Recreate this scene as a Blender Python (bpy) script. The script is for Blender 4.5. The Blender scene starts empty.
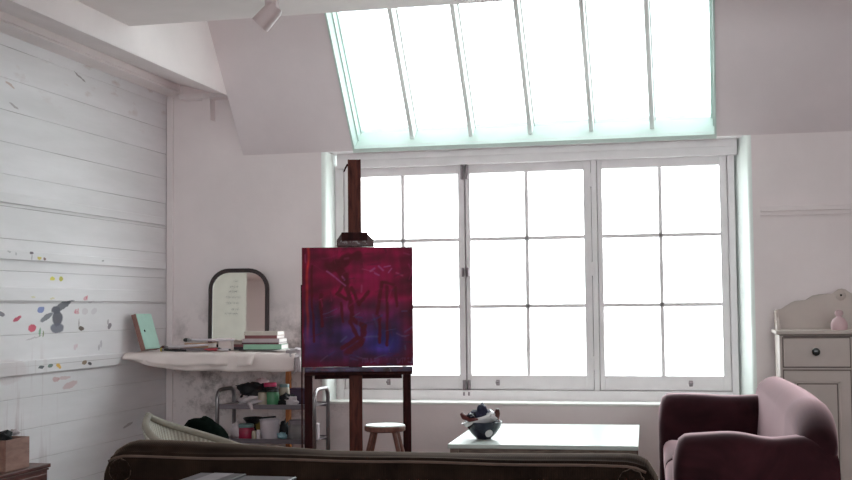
import bpy, bmesh, math, random
from mathutils import Vector, Matrix, noise
PI = math.pi
rnd = random.Random(11)
scene = bpy.context.scene
COL = scene.collection

# ------------------------------------------------------------------ camera
F = 1200.0
CAM = Vector((0, 0, 1.15))
yaw, pitch, roll = -.22705, .05527, -.00965
_f = Vector((math.sin(yaw)*math.cos(pitch), math.cos(yaw)*math.cos(pitch), math.sin(pitch)))
_r0 = Vector((math.cos(yaw), -math.sin(yaw), 0)); _u0 = _r0.cross(_f)
_r = _r0*math.cos(roll) + _u0*math.sin(roll); _u = -_r0*math.sin(roll) + _u0*math.cos(roll)
cd = bpy.data.cameras.new('camera'); co = bpy.data.objects.new('camera', cd); COL.objects.link(co)
cd.sensor_width = 36; cd.lens = F/852*36; cd.clip_start = .05; cd.clip_end = 200
co.matrix_world = Matrix(((_r.x, _u.x, -_f.x, CAM.x), (_r.y, _u.y, -_f.y, CAM.y), (_r.z, _u.z, -_f.z, CAM.z), (0, 0, 0, 1)))
scene.camera = co
def P(x, y, Y):            # survey helper: the point of the plane at depth Y sighted at (x, y)
    d = _f + _r*((x-426)/F) - _u*((y-240)/F)
    return CAM + d*(Y/d.y)
def XP(x, Y): return P(x, 300, Y).x
def ZP(y, Y, x=426): return P(x, y, Y).z

# ------------------------------------------------------------------ materials
def lin(c):
    o = []
    for v in c:
        v /= 255.0
        o.append(v/12.92 if v <= .04045 else ((v+.055)/1.055)**2.4)
    return (*o, 1)
class NT:
    def __init__(s, name):
        s.m = bpy.data.materials.new(name); s.m.use_nodes = True
        s.t = s.m.node_tree; s.t.nodes.clear()
        s.out = s.n('ShaderNodeOutputMaterial')
    def n(s, k, **kw):
        nd = s.t.nodes.new(k)
        for a, b in kw.items(): setattr(nd, a, b)
        return nd
    def l(s, a, b): s.t.links.new(a, b)
    def val(s, sock, v):
        if hasattr(v, 'is_output'): s.l(v, sock)
        else: sock.default_value = v
    def math(s, op, a, b=0.0, clamp=False):
        n = s.n('ShaderNodeMath', operation=op, use_clamp=clamp); s.val(n.inputs[0], a); s.val(n.inputs[1], b); return n.outputs[0]
    def mix(s, f, a, b, blend='MIX'):
        n = s.n('ShaderNodeMix', data_type='RGBA', blend_type=blend); n.clamp_factor = True
        s.val(n.inputs[0], f); s.val(n.inputs[6], a); s.val(n.inputs[7], b); return n.outputs[2]
    def ramp(s, f, a, b):
        n = s.n('ShaderNodeMapRange', clamp=True); s.val(n.inputs[0], f)
        n.inputs[1].default_value = a; n.inputs[2].default_value = b; return n.outputs[0]
    def coord(s, scale=(1, 1, 1), rot=(0, 0, 0), kind='Object'):
        c = s.n('ShaderNodeTexCoord'); m = s.n('ShaderNodeMapping')
        m.inputs['Scale'].default_value = scale; m.inputs['Rotation'].default_value = rot
        s.l(c.outputs[kind], m.inputs[0]); return m.outputs[0]
    def noise(s, vec, scale, detail=3, rough=.55, dist=0):
        n = s.n('ShaderNodeTexNoise'); s.l(vec, n.inputs['Vector']); n.inputs['Scale'].default_value = scale
        n.inputs['Detail'].default_value = detail; n.inputs['Roughness'].default_value = rough; n.inputs['Distortion'].default_value = dist
        return n.outputs['Fac']
    def bsdf(s, col, rough=.6, metal=0, bump=None, bstr=.2, bdist=.01, sheen=0, spec=.5):
        b = s.n('ShaderNodeBsdfPrincipled'); s.val(b.inputs['Base Color'], col); s.val(b.inputs['Roughness'], rough)
        b.inputs['Metallic'].default_value = metal; b.inputs['Specular IOR Level'].default_value = spec
        if sheen:
            b.inputs['Sheen Weight'].default_value = sheen; b.inputs['Sheen Roughness'].default_value = .3; s.sheen_in = b.inputs['Sheen Tint']
        if bump is not None:
            k = s.n('ShaderNodeBump'); k.inputs['Strength'].default_value = bstr; k.inputs['Distance'].default_value = bdist
            s.l(bump, k.inputs['Height']); s.l(k.outputs[0], b.inputs['Normal'])
        s.l(b.outputs[0], s.out.inputs[0]); s.b = b
        return s.m
MATS = {}
def simple(name, rgb, rough=.6, metal=0, var=.12, scale=14, bstr=.15, sheen=0, spec=.5, rgb2=None, stretch=(1, 1, 1), dist=0, tint=(1, 1, 1, 1)):
    if name in MATS: return MATS[name]
    t = NT(name); v = t.coord(stretch); n = t.noise(v, scale, 4, dist=dist)
    a = lin(rgb)
    if rgb2 is None: b2 = tuple(max(0, x*(1-2.2*var)) for x in a[:3]) + (1,)
    else: b2 = lin(rgb2)
    c = t.mix(t.ramp(n, .3, .72), b2, a)
    MATS[name] = t.bsdf(c, rough, metal, n, bstr, .004, sheen, spec)
    if sheen: t.sheen_in.default_value = tint
    return MATS[name]

def plaster(name, rgb, dirt=.0, dirt_shade_box=None):
    t = NT(name); v = t.coord()
    n = t.noise(v, 1.3, 5, .6); n2 = t.noise(v, 22, 4, .6); n3 = t.noise(v, 5, 3)
    a = lin(rgb); b2 = tuple(x*.90 for x in a[:3]) + (1,)
    c = t.mix(t.ramp(n, .35, .68), b2, a)
    if dirt_shade_box:      # grey rubbed paint plus painted worktop shade low on the wall, in a stated region
        x0, x1, z0, z1, amt = dirt_shade_box
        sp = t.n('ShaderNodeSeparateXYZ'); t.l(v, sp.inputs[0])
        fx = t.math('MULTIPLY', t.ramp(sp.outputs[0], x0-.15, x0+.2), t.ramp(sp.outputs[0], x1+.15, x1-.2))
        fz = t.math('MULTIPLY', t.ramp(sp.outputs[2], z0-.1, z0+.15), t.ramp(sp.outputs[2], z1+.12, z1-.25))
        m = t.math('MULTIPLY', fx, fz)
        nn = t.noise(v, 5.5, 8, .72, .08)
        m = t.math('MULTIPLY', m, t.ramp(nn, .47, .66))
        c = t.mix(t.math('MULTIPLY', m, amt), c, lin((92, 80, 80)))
    MATS[name] = t.bsdf(c, .75, 0, t.math('ADD', t.math('MULTIPLY', n3, 3.0), n2), .12, .006, spec=.25); return MATS[name]

WALLC = (238, 229, 229)
plaster('plaster_wall', WALLC)
plaster('plaster_back', WALLC, dirt_shade_box=(-3.5, -2.3, .35, 1.12, .85))
plaster('plaster_slope', (232, 222, 224))
plaster('ceiling_paint', (238, 229, 229))
simple('frame_white', (233, 228, 230), .5, var=.03, scale=9, bstr=.05)
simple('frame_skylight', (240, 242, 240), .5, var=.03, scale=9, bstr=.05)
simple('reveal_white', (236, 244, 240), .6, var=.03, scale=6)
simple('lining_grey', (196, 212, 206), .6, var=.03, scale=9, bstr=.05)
simple('sill_white', (236, 236, 232), .45, var=.05, scale=9)
simple('floor_wood', (120, 84, 70), .5, var=.2, scale=3, stretch=(8, 1, 1))

# painted match-boarding with paint flung and wiped on it (surface marks)
def board_wall():
    t = NT('board_wall'); v = t.coord()
    sp = t.n('ShaderNodeSeparateXYZ'); t.l(v, sp.inputs[0]); Y, Z = sp.outputs[1], sp.outputs[2]
    lng = t.coord((1, .35, 2.2)); n = t.noise(lng, 2.2, 5, .6)
    c = t.mix(t.ramp(n, .35, .7), lin((222, 220, 222)), lin((237, 235, 238)))
    # gaps between boards, worn open here and there
    g = t.math('FRACT', t.math('DIVIDE', t.math('ADD', Z, .168*20 - .012), .168))
    g = t.math('ABSOLUTE', t.math('SUBTRACT', g, .5))
    g = t.ramp(g, .489, .498)
    gn = t.ramp(t.noise(t.coord((1, .9, 6)), 1.6, 3, .6), .44, .62)
    gn = t.math('ADD', t.math('MULTIPLY', gn, .5), .07)
    c = t.mix(t.math('MULTIPLY', g, gn), c, lin((105, 84, 80)))
    # vertical drips and grime low on the wall
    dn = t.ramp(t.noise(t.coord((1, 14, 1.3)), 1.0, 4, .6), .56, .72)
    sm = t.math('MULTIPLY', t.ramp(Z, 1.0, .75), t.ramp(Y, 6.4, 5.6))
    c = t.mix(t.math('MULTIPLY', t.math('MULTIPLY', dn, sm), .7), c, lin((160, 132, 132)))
    # rusty smear along the top edge
    rn = t.ramp(t.noise(t.coord((1, 3, 10)), 1.1, 4), .58, .7)
    c = t.mix(t.math('MULTIPLY', t.math('MULTIPLY', rn, t.ramp(Z, 2.2, 2.5)), .45), c, lin((170, 130, 118)))
    wn = t.n('ShaderNodeTexNoise'); t.l(v, wn.inputs['Vector']); wn.inputs['Scale'].default_value = 26; wn.inputs['Detail'].default_value = 2
    ws = t.n('ShaderNodeSeparateXYZ'); t.l(wn.outputs['Color'], ws.inputs[0])
    Yw = t.math('ADD', Y, t.math('MULTIPLY', t.math('SUBTRACT', ws.outputs[0], .5), .022))
    Zw = t.math('ADD', Z, t.math('MULTIPLY', t.math('SUBTRACT', ws.outputs[1], .5), .020))
    X = -3.534
    def pt(px, py):
        d = _f + _r*((px-426)/F) - _u*((py-240)/F); k = X/d.x; q = CAM + d*k; return q.y, q.z
    S = [(57.5, 318, 5.5, 8, 0, (74, 72, 88), .95), (61.5, 306, 10, 3.6, .3, (80, 80, 92), .92), (46.5, 317, 6.5, 3.2, .35, (92, 92, 106), .85), (56, 310, 4.5, 4, 0, (76, 76, 90), .9),
         (57, 328, 7.0, 5, 0, (90, 90, 108), .88),
         (41, 309.5, 3.6, 3.2, .2, (96, 116, 178), .9), (17, 319, 4.3, 2.2, .3, (192, 44, 84), .95), (32, 328, 4.2, 3.6, 0, (205, 52, 90), .95),
         (1, 314, 4, 2.6, -.2, (110, 104, 116), .9), (52.5, 278.5, 2.4, 2.4, 0, (222, 214, 62), .95), (61, 279, 2.0, 2.8, 0, (190, 184, 58), .95),
         (36.5, 258, 2.2, 1.8, 0, (210, 190, 70), .9), (42, 259, 1.4, 1.6, 0, (120, 84, 74), .9), (28.5, 253.4, 2, 1.5, 0, (90, 76, 88), .9),
         (81.5, 328.5, 2.8, 2.2, 0, (92, 74, 62), .95), (79, 323, .5, 5, -.1, (110, 90, 96), .6), (109.5, 326, 1.9, 3.0, .3, (120, 112, 122), .85),
         (82.5, 298.8, 2.2, 1.8, 0, (206, 110, 130), .6), (77, 312.5, 2.4, 1.4, 0, (206, 110, 130), .5), (40, 332, 1.0, 4.8, .7, (92, 160, 110), .75),
         (43, 334, .7, 3.2, .6, (110, 130, 60), .8), (38, 366.8, 3.0, 1.7, .1, (58, 66, 72), .9), (47, 365.8, 2.8, 1.8, .1, (90, 118, 108), .9),
         (55, 366, 2.8, 2.4, -.3, (226, 178, 66), .95), (81, 362.6, 2.5, 2.2, .2, (132, 106, 78), .9), (86.5, 363.6, 2.2, 1.9, 0, (62, 56, 66), .95),
         (56, 379, 3.5, 2.4, 0, (190, 128, 130), .55), (64, 378, 7, 1.8, 0, (198, 150, 150), .45), (70, 385, 7.5, 3.2, .15, (190, 140, 142), .5),
         (30, 297, 2.5, 1.0, 0, (214, 208, 140), .6), (49, 298.3, 2.5, .8, 0, (206, 196, 130), .6), (100, 261, 1.4, .9, 0, (130, 126, 130), .6),
         (75, 347, 1.2, 3.4, .1, (196, 150, 168), .4), (101, 344, 1.0, 4, .4, (158, 148, 160), .5), (75.5, 311, 1.2, 2, .4, (206, 92, 116), .6), (78, 310, .8, 2.2, .3, (206, 92, 116), .5), (84, 297.5, 1, 1.6, .5, (206, 92, 116), .6), (85, 311, 3, 3.5, 0, (186, 170, 178), .35), (94, 311, 3, 3, .3, (180, 166, 176), .3), (108, 322, 1, 2.8, .5, (140, 128, 138), .6), (90, 302, 2, 1.4, 0, (176, 164, 172), .4), (34, 338, 8, .9, .2, (150, 136, 142), .4), (77, 346, .7, 2.6, 0, (196, 120, 140), .5), (99, 347, .8, 3, .5, (140, 130, 140), .5), (6, 252, 2, 1, 0, (120, 116, 122), .4), (13, 254, 1, 1.6, 0, (120, 116, 122), .4), (29, 257, .6, 3, .3, (110, 100, 106), .5),
         (8, 372, 16, 13, 0, (190, 160, 160), .22), (128, 425, 5, 1.6, .3, (120, 108, 112), .55), (10, 85, 4.5, 1.6, -.3, (176, 132, 110), .5),
         (14, 106, 5, 1.4, -.3, (128, 112, 112), .5), (80, 77, 6, 1.0, -.35, (96, 80, 78), .6), (127, 77.5, 5, 1.3, -.3, (96, 80, 78), .8)]
    for px, py, rx, ry, a, col, op in S:
        y0, z0 = pt(px, py); y1, _ = pt(px+1, py); _, z1 = pt(px, py-1)
        sy, sz = rx*abs(y1-y0), ry*abs(z1-z0)
        # the slant a is in (Y, Z) of the wall
        dy = t.math('SUBTRACT', Yw, y0); dz = t.math('SUBTRACT', Zw, z0)
        if a: dz = t.math('SUBTRACT', dz, t.math('MULTIPLY', dy, a*abs(z1-z0)/abs(y1-y0)*1.6))
        q = t.math('ADD', t.math('POWER', t.math('ABSOLUTE', t.math('DIVIDE', dy, sy)), 2.0), t.math('POWER', t.math('ABSOLUTE', t.math('DIVIDE', dz, sz)), 2.0))
        c = t.mix(t.math('MULTIPLY', t.ramp(q, 1.15, .75), op), c, lin(col))
    hb = t.math('SUBTRACT', t.noise(lng, 9, 3), t.math('MULTIPLY', g, .6))
    MATS['board_wall'] = t.bsdf(c, .5, 0, hb, .12, .004, spec=.4)
board_wall()

def wood(name, a, b, sc=6, st=(1, 1, 9), rough=.5, spec=.4):
    t = NT(name); v = t.coord(st); n = t.noise(v, sc, 5, .6, .4); n2 = t.noise(t.coord(), 30, 2)
    c = t.mix(t.ramp(n, .32, .68), lin(a), lin(b)); c = t.mix(t.math('MULTIPLY', t.ramp(n2, .55, .8), .2), c, lin(b))
    MATS[name] = t.bsdf(c, rough, 0, n, .15, .003, spec=spec)
wood('easel_wood', (36, 15, 17), (60, 26, 26), 9, (6, 6, .8), .6, .08)
wood('easel_mast_wood', (66, 34, 32), (104, 58, 48), 9, (6, 6, .8), .6, .12)
wood('orange_wood', (176, 104, 60), (206, 140, 88), 8, (5, 5, .7))
wood('cabinet_wood', (62, 26, 22), (98, 50, 42), 7, (4, .7, 4), .4)
wood('crate_wood', (128, 94, 84), (160, 124, 112), 8, (4, .8, 3), .6)
wood('stool_wood', (92, 56, 48), (132, 88, 74), 9, (6, 6, .8))
wood('table_apron_wood', (150, 134, 122), (96, 82, 74), 10, (1, 5, 9), .7)
wood('canvas_edge', (132, 96, 88), (152, 114, 104), 8, (3, 3, 1))
wood('mirror_wood', (30, 13, 16), (46, 22, 24), 8, (3, 3, 1), .35)
simple('dresser_paint', (196, 184, 177), .5, var=.05, scale=6)
simple('dresser_groove', (120, 106, 100), .6)
simple('knob_black', (16, 14, 14), .25)
simple('steel', (150, 146, 148), .3, metal=.85, var=.05)
simple('steel_shelf', (126, 118, 124), .4, metal=.5, var=.05)
simple('hinge_metal', (150, 138, 143), .45, metal=.4, var=.1)
simple('table_top_white', (204, 214, 208), .35, var=.03, scale=4)
simple('paper_cloth', (228, 216, 212), .7, var=.05, scale=4, bstr=.2)
simple('velvet_pink', (66, 34, 40), .8, rgb2=(36, 18, 22), scale=3.2, dist=.8, sheen=1.0, spec=.06, bstr=.1, tint=(.88, .62, .66, 1))
simple('lamp_paint', (206, 190, 190), .45, var=.03)
simple('lamp_dark', (60, 52, 50), .5)
simple('mint_paint', (186, 226, 212), .6, var=.06, scale=10)
simple('black_fabric', (22, 24, 28), .7, var=.3, scale=20)
simple('white_rag', (206, 196, 200), .8, var=.1, scale=12)
simple('green_sack', (14, 24, 19), .95, spec=.02, var=.3, scale=8)
simple('paper_white', (228, 222, 220), .7, var=.05)
simple('door_paint', (238, 235, 228), .5, var=.03)
simple('ink', (110, 108, 112), .6)
simple('rubber', (30, 28, 30), .7)
simple('porcelain_pink', (214, 184, 188), .35, var=.06)
def flat(name, rgb, rough=.5, **k): return simple(name, rgb, rough, var=.06, scale=20, **k)

def glass_mat(name='window_glass', tc=(.97, .985, .98, 1)):
    t = NT(name); v = t.coord(); n = t.noise(v, 3, 2)
    tr = t.n('ShaderNodeBsdfTransparent'); tr.inputs[0].default_value = tc
    gl = t.n('ShaderNodeBsdfGlossy'); gl.inputs['Roughness'].default_value = .05
    bp = t.n('ShaderNodeBump'); bp.inputs['Strength'].default_value = .05; t.l(n, bp.inputs['Height']); t.l(bp.outputs[0], gl.inputs['Normal'])
    mx = t.n('ShaderNodeMixShader'); mx.inputs[0].default_value = .05
    t.l(tr.outputs[0], mx.inputs[1]); t.l(gl.outputs[0], mx.inputs[2]); t.l(mx.outputs[0], t.out.inputs[0]); MATS[name] = t.m
glass_mat(); glass_mat('skylight_glass', (.80, .84, .84, 1))
def mirror_mat():
    t = NT('mirror_glass'); v = t.coord(); n = t.noise(v, 8, 3)
    t.bsdf(t.mix(n, lin((226, 222, 216)), lin((236, 232, 226))), .03, 1.0); MATS['mirror_glass'] = t.m
mirror_mat()
def cord_mat():     # dark ribbed corduroy
    t = NT('brown_corduroy'); v = t.coord(); n = t.noise(v, 7, 4)
    w = t.n('ShaderNodeTexWave', bands_direction='X'); w.inputs['Scale'].default_value = 42; t.l(v, w.inputs['Vector']); w.inputs['Distortion'].default_value = .6
    c = t.mix(t.ramp(n, .3, .7), lin((26, 19, 16)), lin((50, 38, 31)))
    c = t.mix(t.math('MULTIPLY', w.outputs['Fac'], .25), c, lin((20, 15, 13)))
    MATS['brown_corduroy'] = t.bsdf(c, .85, 0, w.outputs['Fac'], .25, .003, sheen=.3, spec=.03)
    t.sheen_in.default_value = (.6, .45, .36, 1)
cord_mat()
simple('piping_brown', (98, 80, 70), .85)  # paler than the corduroy, to paint a thin highlight along the piping
def wicker_mat():
    t = NT('woven_wicker'); v = t.coord(kind='UV')
    w = t.n('ShaderNodeTexWave', bands_direction='X'); w.inputs['Scale'].default_value = 22; t.l(v, w.inputs['Vector'])
    w2 = t.n('ShaderNodeTexWave', bands_direction='Y'); w2.inputs['Scale'].default_value = 14; t.l(v, w2.inputs['Vector'])
    n = t.noise(t.coord(), 25, 3)
    f = t.math('ADD', t.math('MULTIPLY', w.outputs['Fac'], .6), t.math('MULTIPLY', w2.outputs['Fac'], .25))
    c = t.mix(f, lin((146, 140, 128)), lin((206, 204, 192))); c = t.mix(t.math('MULTIPLY', t.ramp(n, .5, .7), .35), c, lin((120, 112, 104)))
    MATS['woven_wicker'] = t.bsdf(c, .7, 0, f, .4, .006)
wicker_mat()
def ledge_mat():
    t = NT('paint_caked_wood'); v = t.coord(); n = t.noise(v, 9, 4, .6, 1.0); n2 = t.noise(v, 23, 4, .7, 1.0)
    c = t.mix(t.ramp(n, .35, .62), lin((44, 16, 28)), lin((76, 62, 96))); c = t.mix(t.ramp(n2, .62, .70), c, lin((130, 118, 124)))
    c = t.mix(t.ramp(n2, .4, .33), c, lin((110, 24, 56)))
    MATS['paint_caked_wood'] = t.bsdf(c, .45, 0, n2, .5, .006)
ledge_mat()
def spat():
    t = NT('spattered_wood'); v = t.coord(); n2 = t.noise(v, 30, 4, .7, .5)
    c = t.mix(t.ramp(t.noise(v, 9, 3), .35, .62), lin((46, 20, 22)), lin((80, 36, 38))); c = t.mix(t.math('MULTIPLY', t.ramp(n2, .56, .64), .8), c, lin((160, 148, 150)))
    MATS['spattered_wood'] = t.bsdf(c, .45, 0, n2, .4, .005)
spat()
def vc_mat():
    t = NT('canvas_oil_paint'); a = t.n('ShaderNodeAttribute', attribute_name='paint'); n = t.noise(t.coord((1, 1, 1)), 60, 3, .7)
    c = t.mix(t.math('MULTIPLY', t.ramp(n, .5, .8), .06), a.outputs['Color'], lin((150, 60, 100)))
    MATS['canvas_oil_paint'] = t.bsdf(c, .5, 0, n, .3, .003, spec=.15)
vc_mat()

# ------------------------------------------------------------------ mesh helpers
class MB:
    def __init__(s): s.b = bmesh.new()
    def box(s, x0, x1, y0, y1, z0, z1, bev=0, seg=2, rot=None, at=None):
        m = Matrix.Translation(((x0+x1)/2, (y0+y1)/2, (z0+z1)/2)) @ Matrix.Diagonal((abs(x1-x0), abs(y1-y0), abs(z1-z0), 1))
        r = bmesh.ops.create_cube(s.b, size=1, matrix=m)
        vs = r['verts']
        if bev:
            es = list({e for v in vs for e in v.link_edges})
            q = bmesh.ops.bevel(s.b, geom=es, offset=bev, segments=seg, affect='EDGES', profile=.5)
            vs = list({v for f in q['faces'] for v in f.verts} | {v for v in vs if v.is_valid})
        if rot is not None:
            c = Vector(at) if at else Vector(((x0+x1)/2, (y0+y1)/2, (z0+z1)/2))
            bmesh.ops.rotate(s.b, verts=vs, cent=c, matrix=rot)
        return s
    def rings(s, rr, cap=True, loop=True):
        L = [[s.b.verts.new(p) for p in r] for r in rr]
        n = len(L[0])
        for a, b in zip(L, L[1:]):
            for i in range(n if loop else n-1):
                j = (i+1) % n
                try: s.b.faces.new((a[i], a[j], b[j], b[i]))
                except ValueError: pass
        if cap and loop:
            s.b.faces.new(L[0][::-1]); s.b.faces.new(L[-1])
        return L
    def lathe(s, prof, c=(0, 0, 0), seg=24, sx=1, sy=1):
        rr = []
        for r, z in prof:
            rr.append([(c[0]+max(r, .0004)*math.cos(2*PI*i/seg)*sx, c[1]+max(r, .0004)*math.sin(2*PI*i/seg)*sy, c[2]+z) for i in range(seg)])
        s.rings(rr); return s
    def tube(s, pts, r, seg=10, closed=False):
        pts = [Vector(p) for p in pts]; rr = []; n = len(pts)
        up = Vector((0, 0, 1)); prev = None
        for i, p in enumerate(pts):
            if closed: d = pts[(i+1) % n]-pts[i-1]
            else: d = pts[min(i+1, n-1)] - pts[max(i-1, 0)]
            d.normalize()
            if prev is None:
                a = d.cross(up if abs(d.z) < .9 else Vector((1, 0, 0))).normalized()
            else:
                a = (prev - d*prev.dot(d)).normalized()
            prev = a; b = d.cross(a)
            rad = r[i] if isinstance(r, (list, tuple)) else r
            rr.append([p + a*math.cos(2*PI*k/seg)*rad + b*math.sin(2*PI*k/seg)*rad for k in range(seg)])
        if closed: rr.append(rr[0]); s.rings(rr, cap=False)
        else: s.rings(rr)
        return s
    def prism(s, poly, y0, y1, axis='y'):   # poly of (u, v) extruded along an axis
        def q(u, v, w): return {'y': (u, w, v), 'x': (w, u, v), 'z': (u, v, w)}[axis]
        s.rings([[q(u, v, y0) for u, v in poly], [q(u, v, y1) for u, v in poly]]); return s
    def blob(s, c, r, seed=0, amp=.25, freq=3.0, sub=3, zmin=None):
        q = bmesh.ops.create_icosphere(s.b, subdivisions=sub, radius=1)
        for v in q['verts']:
            d = v.co.normalized(); k = 1 + amp*(noise.noise(d*freq + Vector((seed*7.3, seed, 1))) + .5*noise.noise(d*freq*2.3 + Vector((seed, 2, seed*3))))*1.6
            v.co = Vector((c[0]+d.x*r[0]*k, c[1]+d.y*r[1]*k, c[2]+d.z*r[2]*k))
            if zmin is not None and v.co.z < zmin: v.co.z = zmin
        return s
    def sheet(s, fn, nu, nv, th=.004):       # surface with thickness from fn(u, v)
        g = [[Vector(fn(i/nu, j/nv)) for j in range(nv+1)] for i in range(nu+1)]
        def nrm(i, j):
            a = g[min(i+1, nu)][j]-g[max(i-1, 0)][j]; b = g[i][min(j+1, nv)]-g[i][max(j-1, 0)]
            c = a.cross(b); return c.normalized() if c.length > 1e-9 else Vector((0, 0, 1))
        A = [[s.b.verts.new(g[i][j]) for j in range(nv+1)] for i in range(nu+1)]
        B = [[s.b.verts.new(g[i][j]+nrm(i, j)*th) for j in range(nv+1)] for i in range(nu+1)]
        uv = s.b.loops.layers.uv.verify()
        def fc(vs, ij):
            f = s.b.faces.new(vs)
            for l, (i, j) in zip(f.loops, ij): l[uv].uv = (i/nu, j/nv)
        for i in range(nu):
            for j in range(nv):
                q = [(i, j), (i+1, j), (i+1, j+1), (i, j+1)]
                fc([A[a][b] for a, b in q][::-1], q[::-1]); fc([B[a][b] for a, b in q], q)
        for j in range(nv):
            for i in (0, nu):
                q = [(i, j), (i, j+1)]; fc([A[i][j], A[i][j+1], B[i][j+1], B[i][j]], [(i, j), (i, j+1), (i, j+1), (i, j)])
        for i in range(nu):
            for j in (0, nv):
                fc([A[i][j], A[i+1][j], B[i+1][j], B[i][j]], [(i, j), (i+1, j), (i+1, j), (i, j)])
        return s
    def build(s, name, mat, parent=None, smooth=False, label=None, bev=0, sub=0, mats=None):
        bmesh.ops.recalc_face_normals(s.b, faces=s.b.faces)
        me = bpy.data.meshes.new(name)
        if smooth:
            for f in s.b.faces: f.smooth = True
        s.b.to_mesh(me); s.b.free()
        me.materials.append(MATS[mat])
        if smooth == 'auto':
            me.set_sharp_from_angle(angle=math.radians(40))
        o = bpy.data.objects.new(name, me); COL.objects.link(o)
        if parent is not None: o.parent = parent
        if bev:
            b = o.modifiers.new('bevel', 'BEVEL'); b.width = bev; b.segments = 2; b.limit_method = 'ANGLE'
        if sub:
            b = o.modifiers.new('sub', 'SUBSURF'); b.levels = sub; b.render_levels = sub
        if label: o['label'] = label
        return o
def tag(o, label, cat, group=None, kind=None):
    o['label'] = label; o['category'] = cat
    if group: o['group'] = group
    if kind: o['kind'] = kind
    return o
def thing(name, label, cat, loc, rz=0, group=None, rot=None):
    o = bpy.data.objects.new(name, None); COL.objects.link(o); o.location = loc
    o.rotation_euler = rot or (0, 0, rz); o.empty_display_size = .1
    return tag(o, label, cat, group)
def struct(name, mb, mat, **k):
    o = mb.build(name, mat, **k); o['kind'] = 'structure'; return o
def arc(cx, cy, r, a0, a1, n):
    return [(cx+r*math.cos(a0+(a1-a0)*i/n), cy+r*math.sin(a0+(a1-a0)*i/n)) for i in range(n+1)]

# ------------------------------------------------------------------ room shell
XL, XR, YB, YF = -3.534, 3.3, 7.5, -2.6
XS = -2.98                     # face of the boxed-in purlin
ZF = 2.17                      # foot of the slope on the back wall
TAN = math.tan(math.radians(52)); SN, CS = math.sin(math.radians(52)), math.cos(math.radians(52))
ZC = 2.67; YC = 5.86           # low ceiling and its edge
def SY(z): return YB - (z-ZF)/TAN

struct('floor', MB().box(XL-.2, XR+.2, YF-.2, 8.1, -.1, 0), 'floor_wood')
# left wall: boards with V joints
prof = []
z = 0.0; zs = []
k0 = .012
zz = k0
pts = [(XL, 0.0)]
while zz < 2.9:
    if zz > .02: pts += [(XL, zz-.002), (XL-.003, zz), (XL, zz+.002)]
    zz += .168
pts += [(XL, 3.9), (XL-.2, 3.9), (XL-.2, 0)]
struct('wall_left', MB().prism(pts, YF, 7.7, 'y'), 'board_wall')
for i, (zc, h, pr) in enumerate([(1.735, .052, .018), (1.44, .05, .018), (1.235, .075, .02), (.845, .075, .022)]):
    struct('trim_%d' % (i+1), MB().box(XL, XL+pr, YF, 7.46, zc-h/2, zc+h/2, .004), 'board_wall')
struct('trim_5', MB().box(XL+.008, XL+.052, 7.482, YB, 0, 2.58, .003), 'plaster_wall')
struct('trim_6', MB().box(XL, XL+.124, YF, YB, 2.612, 2.75, .004), 'ceiling_paint')
struct('trim_18', MB().box(XL, XL+.130, YF, YB, 2.594, 2.608, .004), 'ceiling_paint')

# back wall with the window recess, splayed at the right, plaster corners rounded
RX0, RX1, RZ0, RZ1 = -2.405, .268, .535, 2.13      # recess, wall face
def wallpiece(poly): return MB().prism(poly, YB, 7.95, 'y')
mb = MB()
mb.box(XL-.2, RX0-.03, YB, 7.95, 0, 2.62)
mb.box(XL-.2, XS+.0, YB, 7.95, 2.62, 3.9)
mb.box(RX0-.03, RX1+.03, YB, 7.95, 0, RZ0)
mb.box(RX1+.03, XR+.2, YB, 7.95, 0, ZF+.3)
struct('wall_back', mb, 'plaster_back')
def reveal(x, dirx, deep):   # rounded jamb turning from the wall face into the recess; dirx +1 = jamb on the left
    r = .03
    p = [(x - dirx*r, YB)]
    p = [(x - dirx*(r + .0), YB)] + [(x - dirx*r + dirx*r*math.sin(a), YB + r - r*math.cos(a)) for a in [PI/2*i/6 for i in range(1, 7)]]
    p += [(x + dirx*deep, 7.74), (x + dirx*deep, 7.95), (x - dirx*r, 7.95)]
    return p
m1 = MB().prism(reveal(RX0, 1, .004), RZ0, ZF+.2, 'z'); struct('trim_7', m1, 'reveal_white', smooth='auto')
m1 = MB().prism(reveal(RX1, -1, .07), RZ0, ZF+.2, 'z'); struct('trim_8', m1, 'reveal_white', smooth='auto')
# right wall, front wall
struct('wall_right', MB().box(XR, XR+.2, YF-.2, 8, 0, 3.9), 'plaster_wall')
mb = MB()
mb.box(XL-.2, -1.2, YF-.2, YF, 0, 3.9); mb.box(3.0, XR+.2, YF-.2, YF, 0, 3.9); mb.box(-1.2, 3.0, YF-.2, YF, 0, .9); mb.box(-1.2, 3.0, YF-.2, YF, 2.6, 3.9)
struct('wall_front', mb, 'plaster_wall')
mb = MB().box(-1.2, 3.0, YF-.12, YF-.05, .9, .97).box(-1.2, 3.0, YF-.12, YF-.05, 2.53, 2.6)  # window row added behind the camera to fill the shadows
for k in range(5): mb.box(-1.2+k*1.035, -1.14+k*1.035, YF-.12, YF-.05, .97, 2.53)
struct('window_5', mb, 'frame_white')
# picture rail
struct('trim_9', MB().box(RX1+.07, XR, YB-.022, YB, 1.70, 1.735, .005).box(RX1+.07, XR, YB-.012, YB, 1.675, 1.70, .003), 'plaster_wall')
# low ceiling with its edge, the lantern shaft over it
struct('ceiling', MB().box(XL, XR, YF, YC, ZC, ZC+.12).box(XL, XR, YC-.14, YC-.02, ZC+.12, 3.75).box(XL, XR, YC-.1, 7.9, 3.75, 3.85), 'ceiling_paint')
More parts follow.
